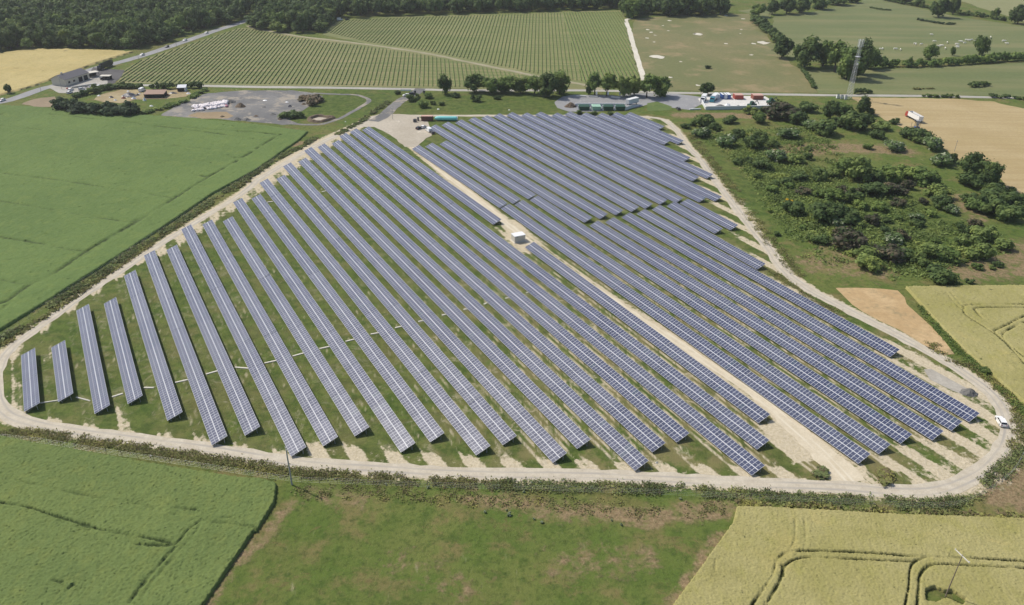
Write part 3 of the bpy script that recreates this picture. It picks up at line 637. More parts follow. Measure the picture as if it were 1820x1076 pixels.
def row_label(r):
    first = r not in _seen; _seen.add(r)
    if r == 1: return "short panel row nearest the sharp bend of the track, first from the left tip"
    if r == 2: return "short panel row second from the left tip, between two mown grass lanes"
    if r <= 21: return "long tilted panel row, %s from the left tip, in the block before the sandy path" % ordw(r)
    if r == 22: return ("panel row ending at the white cabin, along the near side of the sandy path" if first else "panel row starting behind the white cabin, along the sandy path to the bottom")
    k = r - 22
    if r in _split:
        if first: return "far length of the panel row %s beyond the sandy path, ending at the cross gap" % ordw(k)
        return "near length of the panel row %s beyond the sandy path, starting at the cross gap" % ordw(k)
    return "panel row at the far corner of the farm, %s beyond the sandy path" % ordw(k)
def build_rows():
    r_ = random.Random(3)
    for r, FL, NL in ROWS:
        a, b = at(*FL, ZLO), at(*NL, ZLO); d = b - a; L = d.length; ang = math.atan2(d.y, d.x); mid = (a + b) / 2
        root = empty("solar_array", (mid.x, mid.y, 0), ang, row_label(r), "solar panels", "rows of solar panels")
        nt_ = max(1, round(L / 18.7)); nm = max(4, round(L / nt_ / 1.03 - 0.12)); step = L / nt_
        me, sm, pm = table_meshes(nm)
        und = [r_.uniform(-0.5, 0.5) for _ in range(nt_ + 1)]
        for k in range(nt_):
            x = -L / 2 + (k + 0.5) * step
            t = part("module_table", me, root)
            t.location = (x, 0, ZLO + r_.uniform(-0.03, 0.03))
            t.rotation_euler = (math.radians(r_.uniform(-0.5, 0.5)), math.radians(r_.uniform(-0.15, 0.15)), math.radians(r_.uniform(-.05, .05)))
            t.scale = (step / (nm * 1.03) * 0.996, 1, 1)
            part("purlin", pm, t)
            for q in (-0.49, -0.17, 0.17, 0.49): part("support_frame", sm, t, (q * nm * 1.03, 0, 0))
build_rows()

# ------------------------------------------------------------------ vegetation
def crown_np(seed, nb, nq, rz=0.8, leaf=0.16, spread=0.62, blob=(0.34, 0.5), flat=0.0):
    """leaf clumps through a crown about 1 wide (radius) and 2*rz high, centred on the origin"""
    g = np.random.default_rng(seed)
    c = g.normal(size=(nb, 3)); c /= np.linalg.norm(c, axis=1)[:, None]; c *= (g.random((nb, 1)) ** 0.4) * spread; c[:, 2] *= rz / 0.9
    R = g.uniform(*blob, nb); V = []; F = []
    k = g.integers(0, nb, nq); d = g.normal(size=(nq, 3)); d[:, 2] = d[:, 2] * 0.9 + 0.25; d /= np.linalg.norm(d, axis=1)[:, None]
    p = c[k] + d * (R[k] * np.where(g.random(nq) < .12, g.uniform(1.05, 1.32, nq), g.uniform(0.72, 1.06, nq)))[:, None] * np.array([1, 1, min(1, rz + .15)])
    nrm = d + np.array([0, 0, 0.35]) + g.normal(size=(nq, 3)) * 0.38; nrm /= np.linalg.norm(nrm, axis=1)[:, None]
    t = np.cross(nrm, g.normal(size=(nq, 3))); t /= np.linalg.norm(t, axis=1)[:, None]; b = np.cross(nrm, t)
    s = (leaf * g.uniform(0.55, 1.35, nq))[:, None]
    q = np.stack([p - t * s - b * s * .6, p + t * s * .7 - b * s, p + t * s + b * s * .7, p - t * s * .6 + b * s], 1)
    v = q.reshape(-1, 3); f = np.arange(nq * 4).reshape(-1, 4)
    # solid hearts of the blobs, so that the crown is not hollow
    th = np.linspace(0, 2 * np.pi, 6, endpoint=False)
    for i in range(nb):
        ring = []
        for ph, rr in ((-0.9, 0.45), (0.0, 0.72), (0.75, 0.5)):
            ring.append(np.stack([c[i, 0] + R[i] * rr * np.cos(th) * 1.0, c[i, 1] + R[i] * rr * np.sin(th), np.full(6, c[i, 2] + R[i] * 0.7 * ph)], 1))
        b0 = len(v); v = np.concatenate([v] + ring); ff = []
        for k2 in range(2):
            for j in range(6): ff.append((b0 + k2 * 6 + j, b0 + k2 * 6 + (j + 1) % 6, b0 + k2 * 6 + 6 + (j + 1) % 6, b0 + k2 * 6 + 6 + j))
        ff += [(b0 + 12, b0 + 13, b0 + 14, b0 + 15), (b0 + 12, b0 + 15, b0 + 16, b0 + 17), (b0 + 3, b0 + 2, b0 + 1, b0), (b0 + 5, b0 + 4, b0 + 3, b0)]
        f = np.concatenate([f, np.array(ff)])
    return v, f

LEAF = {
 'D': leafy("leaf_dark", (0.033, 0.054, 0.018), (0.062, 0.088, 0.028)),
 'G': leafy("leaf_mid", (0.052, 0.082, 0.022), (0.092, 0.128, 0.036)),
 'L': leafy("leaf_bright", (0.072, 0.100, 0.028), (0.118, 0.150, 0.046)),
 'P': leafy("leaf_purple_brown", (0.046, 0.042, 0.028), (0.074, 0.064, 0.044), (0.055, 0.080, 0.03), 0.4),
 'W': leafy("leaf_white_flowers", (0.050, 0.080, 0.028), (0.085, 0.120, 0.045), (0.40, 0.43, 0.29), 0.18),
 'Y': leafy("leaf_yellow_flowers", (0.06, 0.09, 0.02), (0.12, 0.13, 0.03), (0.62, 0.40, 0.02), 0.6),
 'N': leafy("leaf_conifer", (0.018, 0.032, 0.016), (0.034, 0.052, 0.022)),
 'F': leafy("leaf_forest", (0.034, 0.055, 0.019), (0.058, 0.088, 0.027)),
 'B': leafy("dry_twigs", (0.080, 0.066, 0.045), (0.13, 0.105, 0.075), (0.06, 0.075, 0.03), 0.3),
 'H': leafy("verge_weeds", (0.098, 0.106, 0.036), (0.145, 0.148, 0.056), (0.20, 0.165, 0.085), 0.3),
 'M': leafy("meadow_grass", (0.045, 0.068, 0.018), (0.075, 0.092, 0.026), (0.12, 0.10, 0.045), 0.25),
 'U': leafy("white_umbels", (0.07, 0.10, 0.035), (0.10, 0.14, 0.05), (0.50, 0.53, 0.40), 0.45),
 'T': leafy("verge_thistles", (0.078, 0.098, 0.038), (0.118, 0.138, 0.054), (0.15, 0.13, 0.07), 0.22),
}
M_BARK = plain("bark", (0.085, 0.07, 0.055), 0.9, 0, 0.3)
_shr = {}
def shrub_mesh(kind, i):
    if (kind, i) not in _shr:
        nq = 950
        v, f = crown_np(100 + i * 13 + ord(kind), 14, nq, 0.60, 0.075, 0.74, (0.2, 0.48)); v = v.copy(); v[:, 2] += 0.56; v[:, 2] = np.maximum(v[:, 2], -0.02)
        _shr[(kind, i)] = mesh_np("shrub", v, f, LEAF[kind])
    return _shr[(kind, i)]
def shrub(px, py, wpx, kind, label, hs=1.0, group=None, name="shrub", cat="shrub", depth=1.0):
    """wpx: width in photograph pixels; (px, py) the middle of its foot"""
    p = at(px, py); r = wpx / pxm(px, py) / 2 * (1.25 if cat == 'shrub' else 1.0)
    o = link(name, shrub_mesh(kind, RND.randrange(4)), None, (p.x, p.y + r * 0.5 * depth, 0), RND.uniform(0, 6.28))
    o.scale = (r * RND.uniform(.92, 1.08), r * RND.uniform(.92, 1.08), r * (.82 if cat == 'shrub' else 1.05) * hs * RND.uniform(.85, 1.15))
    return props(o, label, cat, group)

def trunk_mesh(seed, h=1.0, r=0.03, nl=4):
    m = MB(); g = random.Random(seed); q = [(0, 0, 0)]
    for k in range(1, 4): q.append((g.uniform(-.03, .03), g.uniform(-.03, .03), h * k / 4))
    for k in range(3): m.tube(q[k], q[k + 1], r * (1.3 - .3 * k), r * (1.0 - .3 * k), 6)
    for k in range(nl):
        t = g.uniform(0, 6.28); m.tube(q[2 + k % 2], (math.cos(t) * .28, math.sin(t) * .28, h * g.uniform(.75, 1.0)), r * .45, r * .15, 4)
    return m.mesh("trunk", M_BARK)
_tr = {}
def tree(name, px, py, wpx, hpx, kind, label, group=None, var=3, clear=0.22):
    """(px, py) the foot in the photograph; width and height of the whole tree in photograph pixels"""
    p = at(px, py); s = pxm(px, py); w = wpx / s / 2; dist = math.hypot(p.x, p.y); cosv = dist / math.hypot(dist, CAM_H)
    h = hpx / s / cosv * 1.0
    return tree_at(name, p, w, h, kind, label, group, RND.randrange(var), clear)
def tree_at(name, p, w, h, kind, label, group=None, i=0, clear=0.22):
    key = (kind, i)
    if key not in _tr:
        v, f = crown_np(7 + i * 31 + ord(kind), 22, 1500, 0.88, 0.068, 0.72, (0.22, 0.44))
        _tr[key] = (mesh_np("crown", v, f, LEAF[kind]), trunk_mesh(i + ord(kind)))
    c_, t_ = _tr[key]
    root = empty(name, (p.x, p.y, 0), RND.uniform(0, 6.28), label, "tree", group)
    cr = part("crown", c_, root); base = h * clear; ch = (h - base) / 2
    cr.location = (0, 0, base + ch * 0.94); cr.scale = (w * 1.08, w * 1.08, ch / 0.90)
    tk = part("trunk", t_, root); tk.scale = (h * .85, h * .85, h * 0.8)
    return root

# -- the woods
def woods():
    regs = [([(-260,118),(-150,106),(0,93),(60,88),(120,86.5),(200,87),(245,88),(285,77),(330,62),(380,49),(425,39),(445,30),(470,-14),(-400,-14)], 'F'),
            ([(452,50),(485,57),(520,61),(560,60),(577,54),(590,44),(605,34),(640,-12),(470,-12),(447,38)], 'F'),
            ([(605,33),(690,29),(760,27),(830,24),(910,22),(1000,19),(1102,16),(1102,-14),(620,-14)], 'N2'), ([(1106,31),(1140,31),(1180,28),(1230,27),(1278,25),(1290,8),(1104,8)], 'F')]
    cand = []
    for poly, k in regs:
        Q = [tuple(p) for p in pts(poly)]; A = np.array([q[:2] for q in Q]); lo, hi = A.min(0), A.max(0)
        sp = 8.5; gx = np.arange(lo[0], hi[0], sp); gy = np.arange(lo[1], hi[1], sp)
        X, Y = np.meshgrid(gx, gy); P = np.stack([X.ravel(), Y.ravel()], 1) + NPR.uniform(-sp * .38, sp * .38, (X.size, 2))
        P = P[inside(P, Q)]; d, _ = near_line(P, Q, True)
        for (x, y), e in zip(P, d): cand.append((math.hypot(x, y), x, y, k, e))
    cand.sort(); near, far = cand[:290], cand[290:]
    for d, x, y, k, e in near:
        kk = RND.choice("FFFDGL") if k == 'F' else RND.choice("FDNF")
        h = RND.uniform(10, 16) * (0.72 if e < 5 else 1.0)
        tree_at("woodland_tree", Vector((x, y, 0)), RND.uniform(4.6, 7.2), h, kk, "leafy green tree standing in the edge of the dark wood at the back", "trees along the edge of the wood", RND.randrange(3), 0.08)
    V = []; F = []; n = 0
    pro = [crown_np(500 + i, 9, 210, 0.85, 0.15, 0.62, (0.3, 0.46)) for i in range(5)]
    for d, x, y, k, e in far:
        v, f = pro[RND.randrange(5)]; a = RND.uniform(0, 6.28); w = RND.uniform(4.8, 7.4); h = RND.uniform(11, 17)
        R = np.array([[math.cos(a), -math.sin(a), 0], [math.sin(a), math.cos(a), 0], [0, 0, 1]])
        q = (v @ R.T) * np.array([w, w, h * .5]) + np.array([x, y, h * .52]); V.append(q); F.append(f + n); n += len(v)
    m = LEAF['F']
    me = mesh_np("woodland", np.concatenate(V), np.concatenate(F), m)
    props(link("woodland", me), "deep mass of the dark wood behind its front trees", "woodland", None, 'stuff')
woods()

# -- vineyards: every row of vines an object
def vines(poly_px, ang, sp, label, group, seed, thick=0.36):
    Q = [(p.x, p.y) for p in pts(poly_px)]; d = Vector((math.cos(ang), math.sin(ang))); n = Vector((-d.y, d.x))
    offs = [q[0] * n.x + q[1] * n.y for q in Q]; g = np.random.default_rng(seed); c = 0
    o = min(offs) + 1.2
    while o < max(offs) - 0.8:
        hits = []
        for i in range(len(Q)):
            a, b = Q[i], Q[(i + 1) % len(Q)]; oa, ob = offs[i] - o, offs[(i + 1) % len(Q)] - o
            if (oa < 0) != (ob < 0):
                t = oa / (oa - ob); x, y = a[0] + (b[0] - a[0]) * t, a[1] + (b[1] - a[1]) * t; hits.append(x * d.x + y * d.y)
        hits.sort()
        for s0, s1 in zip(hits[::2], hits[1::2]):
            s0 += 3; s1 -= 3
            if s1 - s0 < 8: continue
            k = int((s1 - s0) / 1.1); s = np.linspace(s0, s1, k) ; m = len(s)
            w = thick * g.uniform(.6, 1.25, m); h = g.uniform(0.35, 0.70, m) * (g.random(m) > .025); j = g.normal(0, .07, m); mid = (s0 + s1) / 2
            V = np.zeros((m, 5, 3)); V[:, :, 0] = (s - mid)[:, None]
            V[:, 0, 1] = j - w * .6; V[:, 1, 1] = j - w; V[:, 2, 1] = j; V[:, 3, 1] = j + w; V[:, 4, 1] = j + w * .6
            V[:, 1, 2] = h * .6; V[:, 2, 2] = h; V[:, 3, 2] = h * .6
            I = np.arange(m * 5).reshape(m, 5)
            F = np.concatenate([np.stack([I[:-1, q], I[:-1, q + 1], I[1:, q + 1], I[1:, q]], 1) for q in range(4)])
            me = mesh_np("vine_row", V.reshape(-1, 3), F[:, ::-1].copy(), M_VINE)
            p = Vector((d.x * mid + n.x * o, d.y * mid + n.y * o, 0.05))
            props(link("vine_row", me, None, p, ang), label, "vine row", group); c += 1
        o += sp
    return c
def vine_mat():
    t = NT("vine_leaves"); n = t.noise(0.9, 4, 0.75); oi = t.n("ShaderNodeObjectInfo").outputs["Random"]
    c = t.mix(t.ramp(n, 0.3, 0.7), (0.100, 0.145, 0.036), (0.165, 0.212, 0.058)); c = t.mix(t.math('MULTIPLY', oi, .3), c, (0.11, 0.15, 0.04)); t.color(c); t.bump(n, .2); return t.m
M_VINE = vine_mat()
nv1 = vines([(208,148),(221,124),(251,107),(364,70),(424,50),(455,52.5),(530,67),(656,82.5),(756,97.5),(831,113),(910,129),(960,139),(1035,153),(1030,158),(830,157),(706,155),(455,151.5),(364,150)], math.radians(95.6), 2.8,
      "clipped row of green vines in the vineyard between the country road and the diagonal track", "vine rows of the lower vineyard", 1)
nv2 = vines([(580,59),(592,45),(607,36),(690,32),(830,27),(910,25.5),(997,22),(1037,147),(960,134),(910,123),(831,107),(756,92),(656,77)], math.radians(88.5), 2.8,
      "clipped row of green vines in the vineyard between the diagonal track and the wood", "vine rows of the upper vineyard", 2)
nv3 = vines([(999,22),(1104,20),(1110,34),(1118,70),(1126,104),(1135,134),(1142,155),(1052,155),(1039,148)], math.radians(90), 2.6,
      "dense bright row of vines in the strip beside the chalk track", "vine rows beside the chalk track", 3, 0.62)

# -- trees that stand apart
T_ = lambda *a, **k: tree("broadleaf_tree", *a, **k)
T_(791,168,27,36,'D',"dark rounded tree standing alone beside the site entrance road", clear=.05)
for i, (x, y, w, h, k) in enumerate([(844,164,40,33,'D'),(873,166,38,29,'G'),(899,165,36,28,'G'),(925,166,36,30,'L'),(950,167,36,30,'G'),(972,172,38,39,'D'),(995,168,38,40,'G')]):
    T_(x, y, w, h, k, ["dark bushy tree at the left end of the roadside row behind the meadow", "second tree of the roadside row behind the meadow, mid green", "third tree of the roadside row behind the meadow, round and low",
       "bright green tree in the middle of the roadside row behind the meadow", "fifth tree of the roadside row behind the meadow", "dark broad tree sixth in the roadside row, next to the last", "tall dark tree at the right end of the row behind the meadow"][i], clear=.06)
tree("small_conifer", 1046,169,12,17,'N',"small dark conifer at the left end of the trees behind the recycling bays", clear=.05)
for i, (x, y, w, h, k) in enumerate([(1057,169,30,37,'G'),(1078,171,36,38,'G'),(1110,171,32,36,'L'),(1127,169,26,33,'L'),(1149,174,38,38,'G'),(1172,172,38,34,'G')]):
    T_(x, y, w, h, k, ["slender tree behind the leftmost green skip bays", "broad tree with pale gaps behind the middle skip bays", "tree with a bare trunk left of the box trailer, behind the bays", "narrow light green tree directly behind the white box trailer",
       "dark tree right of the box trailer with bushes at its foot", "spreading tree at the right end of the row over the junction"][i], clear=.07)
T_(1255,169,26,22,'D',"round dark tree by the road behind the white concrete yard", clear=.04)
for i, (x, y, w, h, k) in enumerate([(1389,103,36,34,'D'),(1430,121,48,50,'D'),(1462,118,36,44,'G'),(1483,128,38,46,'G'),(1505,140,48,48,'G'),(1528,132,34,52,'D'),(1545,122,34,34,'G')]):
    T_(x, y, w, h, k, ["dark tree at the corner of the two pastures, left of the tall dark one", "large dark domed tree in the pasture hedge", "paler tree just right of the large dark dome in the pasture hedge", "fourth tree of the pasture hedge, mid green",
        "broad green tree in front of the hedge left of the lattice mast", "tall tree right behind the lattice mast", "last tree of the hedge clump, right of the lattice mast"][i], clear=.05)
for x, y, w, h, k, l in [(1740,98,22,30,'G',"thin upright tree rising out of the hedge beyond the stubble"),(1652,106,24,24,'G',"loose pale tree in the hedge near the white cattle"),(1692,99,8,14,'G',"little tree standing up from the hedge below the white cattle"),
                         (1667,31,32,30,'D',"dark round tree with a shaded foot in the upper pasture"),(1693,26,17,26,'D',"narrow dark tree beside the round tree in the upper pasture"),(1808,43,30,28,'D',"dark tree at the right edge of the picture in the upper pasture"),
                         (1766,34,14,16,'D',"small tree in the hedge at the far right"),(1632,12,18,16,'D',"small dark tree in the top hedge"),(1610,6,20,12,'D',"low dark tree at the top end of the hedge"),
                         (1121,32,34,34,'G',"green tree on the corner above the chalk track"),(1190,29,36,30,'F',"tree behind the dry pasture, left of a pair"),(1222,28,40,32,'F',"large tree at the back of the dry pasture, second of four"),(1250,28,30,28,'D',"dark tree at the back of the dry pasture, third of four"),(1280,26,30,32,'F',"tree at the back right of the dry pasture, last of four"),
                         (1347,30,24,22,'G',"tree at the top of the field hedge left of the big pasture"),(1372,26,24,24,'D',"dark tree at the top left corner of the big pasture"),(1398,25,30,26,'D',"broad dark tree along the top of the big pasture"),(1425,23,30,24,'D',"dark tree third along the top of the big pasture"),(1455,16,34,20,'F',"tree fourth along the top of the big pasture"),(1490,9,36,16,'F',"low tree fifth along the top of the big pasture"),(1515,5,24,12,'F',"smallest tree at the right end of the row above the big pasture"),
                         (1532,203,25,28,'D',"dark tree at the left corner of the stubble field"),(1475,212,28,32,'D',"tall dark tree in the scrub below the lattice mast"),
                         (1727,318,40,38,'D',"dark tree on the edge of the stubble field, left of two"),(1756,330,36,38,'D',"dark tree on the edge of the stubble field, right of two"),(16,166,11,14,'D',"small round roadside tree by the golden barley")]:
    T_(x, y, w, h, k, l, clear=.05)
# far hedges along fields, each one thing
def hedge(name, line, w, h, kind, label, seed=1, dens=1.0, cat="hedge"):
    L = smooth_line(pts(line), 4); g = np.random.default_rng(seed); V = []; F = []; n = 0
    for a, b in zip(L[:-1], L[1:]):
        k = max(1, int((b - a).length / (w * .42) * dens))
        for q in range(k):
            p = a.lerp(b, (q + g.random()) / k); v, f = crown_np(int(g.integers(1, 6)), 6, 90, 0.62, 0.17, 0.6, (0.32, 0.5)); hh = h * g.uniform(.65, 1.25); ww = w * g.uniform(.5, .75)
            t = g.random() * 6.28; R = np.array([[math.cos(t), -math.sin(t), 0], [math.sin(t), math.cos(t), 0], [0, 0, 1]])
            V.append((v @ R.T) * np.array([ww, ww, hh * .62]) + np.array([p.x + g.normal() * w * .15, p.y + g.normal() * w * .15, hh * .45])); F.append(f + n); n += len(v)
    v = np.concatenate(V); o0 = v.mean(0); o0[2] = 0
    return props(link(name, mesh_np(name, v - o0, np.concatenate(F), LEAF[kind]), None, tuple(o0)), label, cat)
hedge("hedgerow", [(1545,121),(1600,119),(1660,118),(1740,113),(1830,107),(2000,100)], 6, 7, 'G', "long thick hedge below the white cattle, running to the right edge", 3)
hedge("hedgerow", [(1335,36),(1352,48),(1372,64),(1384,78)], 8, 7, 'D', "ragged bushes between the dry pasture and the big pasture, upper part", 4)
hedge("hedgerow", [(1420,118),(1430,130),(1436,140),(1448,158)], 3, 2.5, 'D', "thin low hedge running down to the road between two pastures", 5)
hedge("hedgerow", [(1560,-2),(1600,7),(1660,17),(1700,24),(1750,32),(1790,38)], 5, 4.5, 'D', "straight dark hedge across the top right pasture", 6)
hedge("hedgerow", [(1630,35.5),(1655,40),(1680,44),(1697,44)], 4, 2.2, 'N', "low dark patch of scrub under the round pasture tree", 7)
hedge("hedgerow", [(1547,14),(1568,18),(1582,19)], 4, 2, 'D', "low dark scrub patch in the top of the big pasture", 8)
hedge("hedgerow", [(1725,156),(1740,154),(1757,153)], 4, 4, 'D', "dark bush clump in the strip pasture beyond the stubble", 9)
hedge("hedgerow", [(1620,159.5),(1640,159),(1658,158.5)], 2.5, 1.5, 'H', "faint low weedy patch in the strip pasture", 10)
hedge("hedgerow", [(1520,168),(1535,166),(1547,167)], 3, 4, 'D', "dark roadside bush at the foot of the lattice mast", 11)
hedge("hedgerow", [(1640,172),(1680,173.5),(1705,174)], 3, 2.2, 'D', "dark low hedge along the road above the stubble", 12)
hedge("hedgerow", [(1760,173),(1790,175),(1830,178)], 4, 2.5, 'D', "dark roadside hedge at the right edge above the stubble corner", 13)
hedge("conifer_hedge", [(103,193),(125,197),(150,201),(172,202)], 9, 7, 'N', "dark dense conifer hedge bordering the green crop, left length", 14, 1.3)
hedge("conifer_hedge", [(176,203),(200,204.5),(222,205),(236,205)], 9, 7, 'N', "dark dense conifer hedge bordering the green crop, right length", 15, 1.3)
hedge("garden_hedge", [(132,174),(150,170),(175,163),(195,157)], 5, 4.5, 'D', "dark hedge between the workshop yard and the junk yard", 16)
hedge("garden_hedge", [(190,158),(215,157),(235,157),(250,158)], 5, 4, 'D', "dark hedge along the back of the junk yard, left of the white van", 17)
hedge("garden_hedge", [(268,159),(300,158),(330,156),(362,157)], 5, 5, 'D', "dark hedge along the back of the junk yard, right of the white van", 18)
hedge("garden_hedge", [(240,205),(280,197),(320,184),(345,172),(362,162)], 5, 2.4, 'G', "rough green bank of weeds left of the grey gravel yard", 19, .8)
hedge("brush_pile", [(536,179),(545,176),(552,181)], 5, 3, 'B', "brown heap of cut branches in the grey yard, left of two beside the grass", 20, 1.2, "brush pile")
hedge("brush_pile", [(552,188),(560,184),(566,181),(558,176)], 6, 4, 'B', "largest heap of cut branches at the corner of the grey yard", 21, 1.2, "brush pile")
hedge("brush_pile", [(505,211),(520,209),(532,210)], 6, 4, 'D', "dark leafy heap of cut branches near the sandy pit", 22, 1.2, "brush pile")

# -- scrubland shrubs, numbered by what surrounds them only through their labels
SCR = []
for x0, y0, s, lst in (
 (1365, 270, 3.985, [(60,75,130,'W'),(195,90,110,'L'),(290,60,60,'D'),(455,185,110,'L'),(570,170,150,'G'),(680,220,190,'L'),(770,220,120,'D'),(880,220,150,'G'),(990,190,110,'G'),(1120,240,170,'G'),(1240,110,120,'W'),(1290,80,80,'D'),
   (1470,270,170,'D'),(1650,270,60,'D'),(1730,285,40,'D'),(220,205,110,'D'),(360,210,100,'D'),(45,250,70,'D'),(140,240,80,'D'),(30,290,80,'G'),(260,310,90,'P'),(525,310,80,'P'),(635,320,70,'P'),(770,320,160,'D'),(910,310,120,'P'),
   (1000,270,80,'P'),(160,380,60,'Y'),(215,395,60,'D'),(380,330,80,'G'),(470,355,110,'G'),(620,370,130,'D'),(935,395,90,'P'),(1100,375,60,'P'),(1230,350,150,'L'),(1250,410,110,'D'),(1305,440,90,'W'),(1430,360,90,'D'),(200,455,150,'D'),
   (420,510,190,'D'),(570,520,190,'D'),(740,520,90,'P'),(800,425,90,'G'),(670,410,90,'G'),(510,535,85,'W'),(520,600,90,'P'),(590,705,190,'P'),(370,660,110,'D'),(310,630,80,'L'),(960,630,90,'P'),(870,600,100,'D'),(900,660,110,'W'),
   (860,790,200,'P'),(960,770,120,'D'),(1060,490,80,'W'),(1060,535,90,'D'),(1110,820,90,'D'),(1180,780,170,'L'),(1270,800,150,'G'),(700,780,150,'L'),(740,850,150,'L'),(1030,790,80,'D'),(1400,580,80,'D'),(1480,545,80,'P'),
   (1420,680,120,'D'),(1540,630,150,'L'),(1690,700,110,'L'),(1470,760,170,'L'),(1240,940,190,'D'),(1430,935,50,'D'),(1560,450,150,'D'),(1480,440,140,'G'),(1640,390,160,'D'),(1750,390,130,'D'),(1780,450,120,'D'),(1600,320,120,'D'),(1700,500,150,'D')]),
 (1365, 0, 3.985, [(280,800,110,'D'),(190,815,50,'G'),(120,860,200,'P'),(230,890,130,'D'),(330,925,110,'W'),(420,965,150,'D'),(520,900,110,'D'),(620,930,170,'D'),(700,880,90,'D'),(800,930,110,'L'),(850,850,80,'D'),(780,985,90,'D'),(900,885,60,'D'),
   (1010,985,110,'D'),(1080,1020,130,'D'),(560,830,140,'G'),(150,990,130,'W'),(40,1050,80,'D'),(220,1035,50,'D'),(710,1060,60,'G'),(290,1070,50,'D'),(910,1075,130,'W'),(1180,1070,120,'W'),(725,810,60,'D')]),
 (910, 0, 3.985, [(1280,895,50,'D'),(1550,880,90,'D'),(1370,900,130,'D'),(1440,930,80,'D'),(1600,980,80,'D'),(1340,980,110,'W'),(1230,915,60,'D'),(1740,880,110,'G'),(1690,815,90,'L'),(1770,1000,90,'D'),(1520,1050,130,'W'),(1720,1060,130,'D'),(1800,800,60,'D')]),
 (910, 270, 3.985, [(1600,95,60,'D'),(1680,80,60,'D'),(1770,130,120,'D')])):
    for a, b, w, k in lst: SCR.append((x0 + a / s, y0 + b / s, w / s, k))
for i in range(26):   # low tussocks between them
    SCR.append((RND.uniform(1290, 1780), RND.uniform(300, 490), RND.uniform(9, 16), RND.choice("GGLD")))
KN = {'D': "dark green", 'G': "mid green", 'L': "bright green", 'P': "purple brown", 'W': "white flowering", 'Y': "yellow flowering"}
def zone(x, y):
    if y < 235: return "below the concrete yard" if x < 1440 else "between the mast and the stubble"
    if x > 1640 and y < 350: return "along the edge of the stubble field"
    if x > 1690: return "at the right edge of the scrubland"
    if y > 445: return "just above the sandy soil"
    if y > 395: return "in the lower middle of the scrubland"
    if x < 1440: return "in the scrub near the right track"
    return "in the middle of the scrubland" if y > 320 else "in the upper middle of the scrubland"
def size_word(w): return "small" if w < 18 else ("large" if w > 34 else "medium")
bk = {}
for q in SCR: bk.setdefault((KN[q[3]], size_word(q[2]), zone(q[0], q[1])), []).append(q)
for (kn, sw, zn), L in bk.items():
    L.sort()
    for i, (x, y, w, k) in enumerate(L):
        pre = "" if len(L) == 1 else (ordw(i + 1) + " from left, ")
        lab = "%s%s %s shrub %s" % (pre, sw, kn, zn)
        if not (1545 < x < 1700 and y < 262 and x > 1545 + (y - 196) * 1.9): shrub(x, y, w, k, lab, RND.uniform(.85, 1.15), "shrubs of the scrubland")
for x, y, w, k, l in [(735,182,22,'D',"dark bush at the bend of the entrance road"),(763,176,16,'G',"upright bush close to the lone round tree, left"),(809,174,14,'D',"dark bush right of the lone round tree"),(770,187,10,'D',"small dark bush in the meadow, left of a pair"),(785,188,10,'D',"small dark bush in the meadow, right of a pair"),
                      (752,192,18,'G',"low green bush where the meadow meets the entrance road"),(884,178,12,'D',"lone bush at the back of the meadow"),(706,168,10,'D',"bush beside the cars at the road junction"),(845,182,18,'D',"bushes below the dark end of the tree row"),
                      (1259,123,10,'N',"lone dark thorn bush in the dry pasture"),(1746,644,9,'D',"small dark bush on the bank by the wheat"),(1752,665,14,'D',"dark bush on the bank beside the bend of the track"),(1030,205,12,'D',"little hedge bush below the skip bays, first of three"),(1055,206,12,'D',"little hedge bush below the skip bays, second of three"),(1085,206,12,'D',"little hedge bush below the skip bays, third of three")]:
    shrub(x, y, w, k, l, 1.0)
for i, (x, y, w) in enumerate([(761,868,9),(686,862,6),(862,912,8),(905,917,12),(931,876,8),(949,924,7),(963,930,8),(1087,926,6),(1104,934,8),(1052,867,7),(945,860,7),(1209,888,7),(594,853,5),(900,908,6),(960,859,7)]):
    shrub(x, y, w * .8, 'U', "flat white flower head of cow parsley in the rough grass outside the fence", 1.1, "cow parsley in the rough grass", "flowering_weed", "wild flower", .3)
shrub(1466,850,42,'T',"rounded grassy mound at the fork of the sandy path", .28, None, "grass_mound", "mound", .6)
shrub(1578,856,48,'H',"grassy mound beside the panel row ends at the lower right", .24, None, "grass_mound", "mound", .6)

# -- weeds along the outside of the perimeter track
def weeds(name, line, w, dens, h, kind, label, seed, size=0.15, q4=20):
    L = smooth_line(pts(line), 5); g = np.random.default_rng(seed); P = []
    for a, b in zip(L[:-1], L[1:]):
        d = b - a; k = int(d.length * w * dens); nn = Vector((-d.y, d.x, 0)).normalized()
        for q in range(k):
            p = a.lerp(b, g.random()) + nn * (g.uniform(-.5, .5) * w); P.append((p.x, p.y))
    P = np.array(P); keep = vnoise(P, 2.2, seed) + 0.55 * vnoise(P, 7, seed + 1) > -0.42; P = P[keep]; n = len(P)
    C = np.repeat(P, q4, 0) + g.normal(0, .55, (n * q4, 2)) * (2.6 if name == 'undergrowth' else 1); hh = np.repeat(h * (1 + .45 * vnoise(P, 4, seed + 2)), q4) * g.uniform(.25, 1.05, n * q4)
    p = np.column_stack([C, hh * .75]); nr = g.normal(size=(n * q4, 3)) * .6; nr[:, 2] += .9; nr /= np.linalg.norm(nr, axis=1)[:, None]
    t = np.cross(nr, g.normal(size=nr.shape)); t /= np.linalg.norm(t, axis=1)[:, None]; b = np.cross(nr, t); s = (size * g.uniform(.5, 1.3, n * q4))[:, None]
    v = np.stack([p - t * s - b * s * .6, p + t * s * .7 - b * s, p + t * s + b * s * .7, p - t * s * .6 + b * s], 1).reshape(-1, 3); v[:, 2] = np.maximum(v[:, 2], 0.0)
    props(link(name, mesh_np(name, v, np.arange(len(v)).reshape(-1, 4), LEAF[kind])), label, "weeds", None, 'stuff')
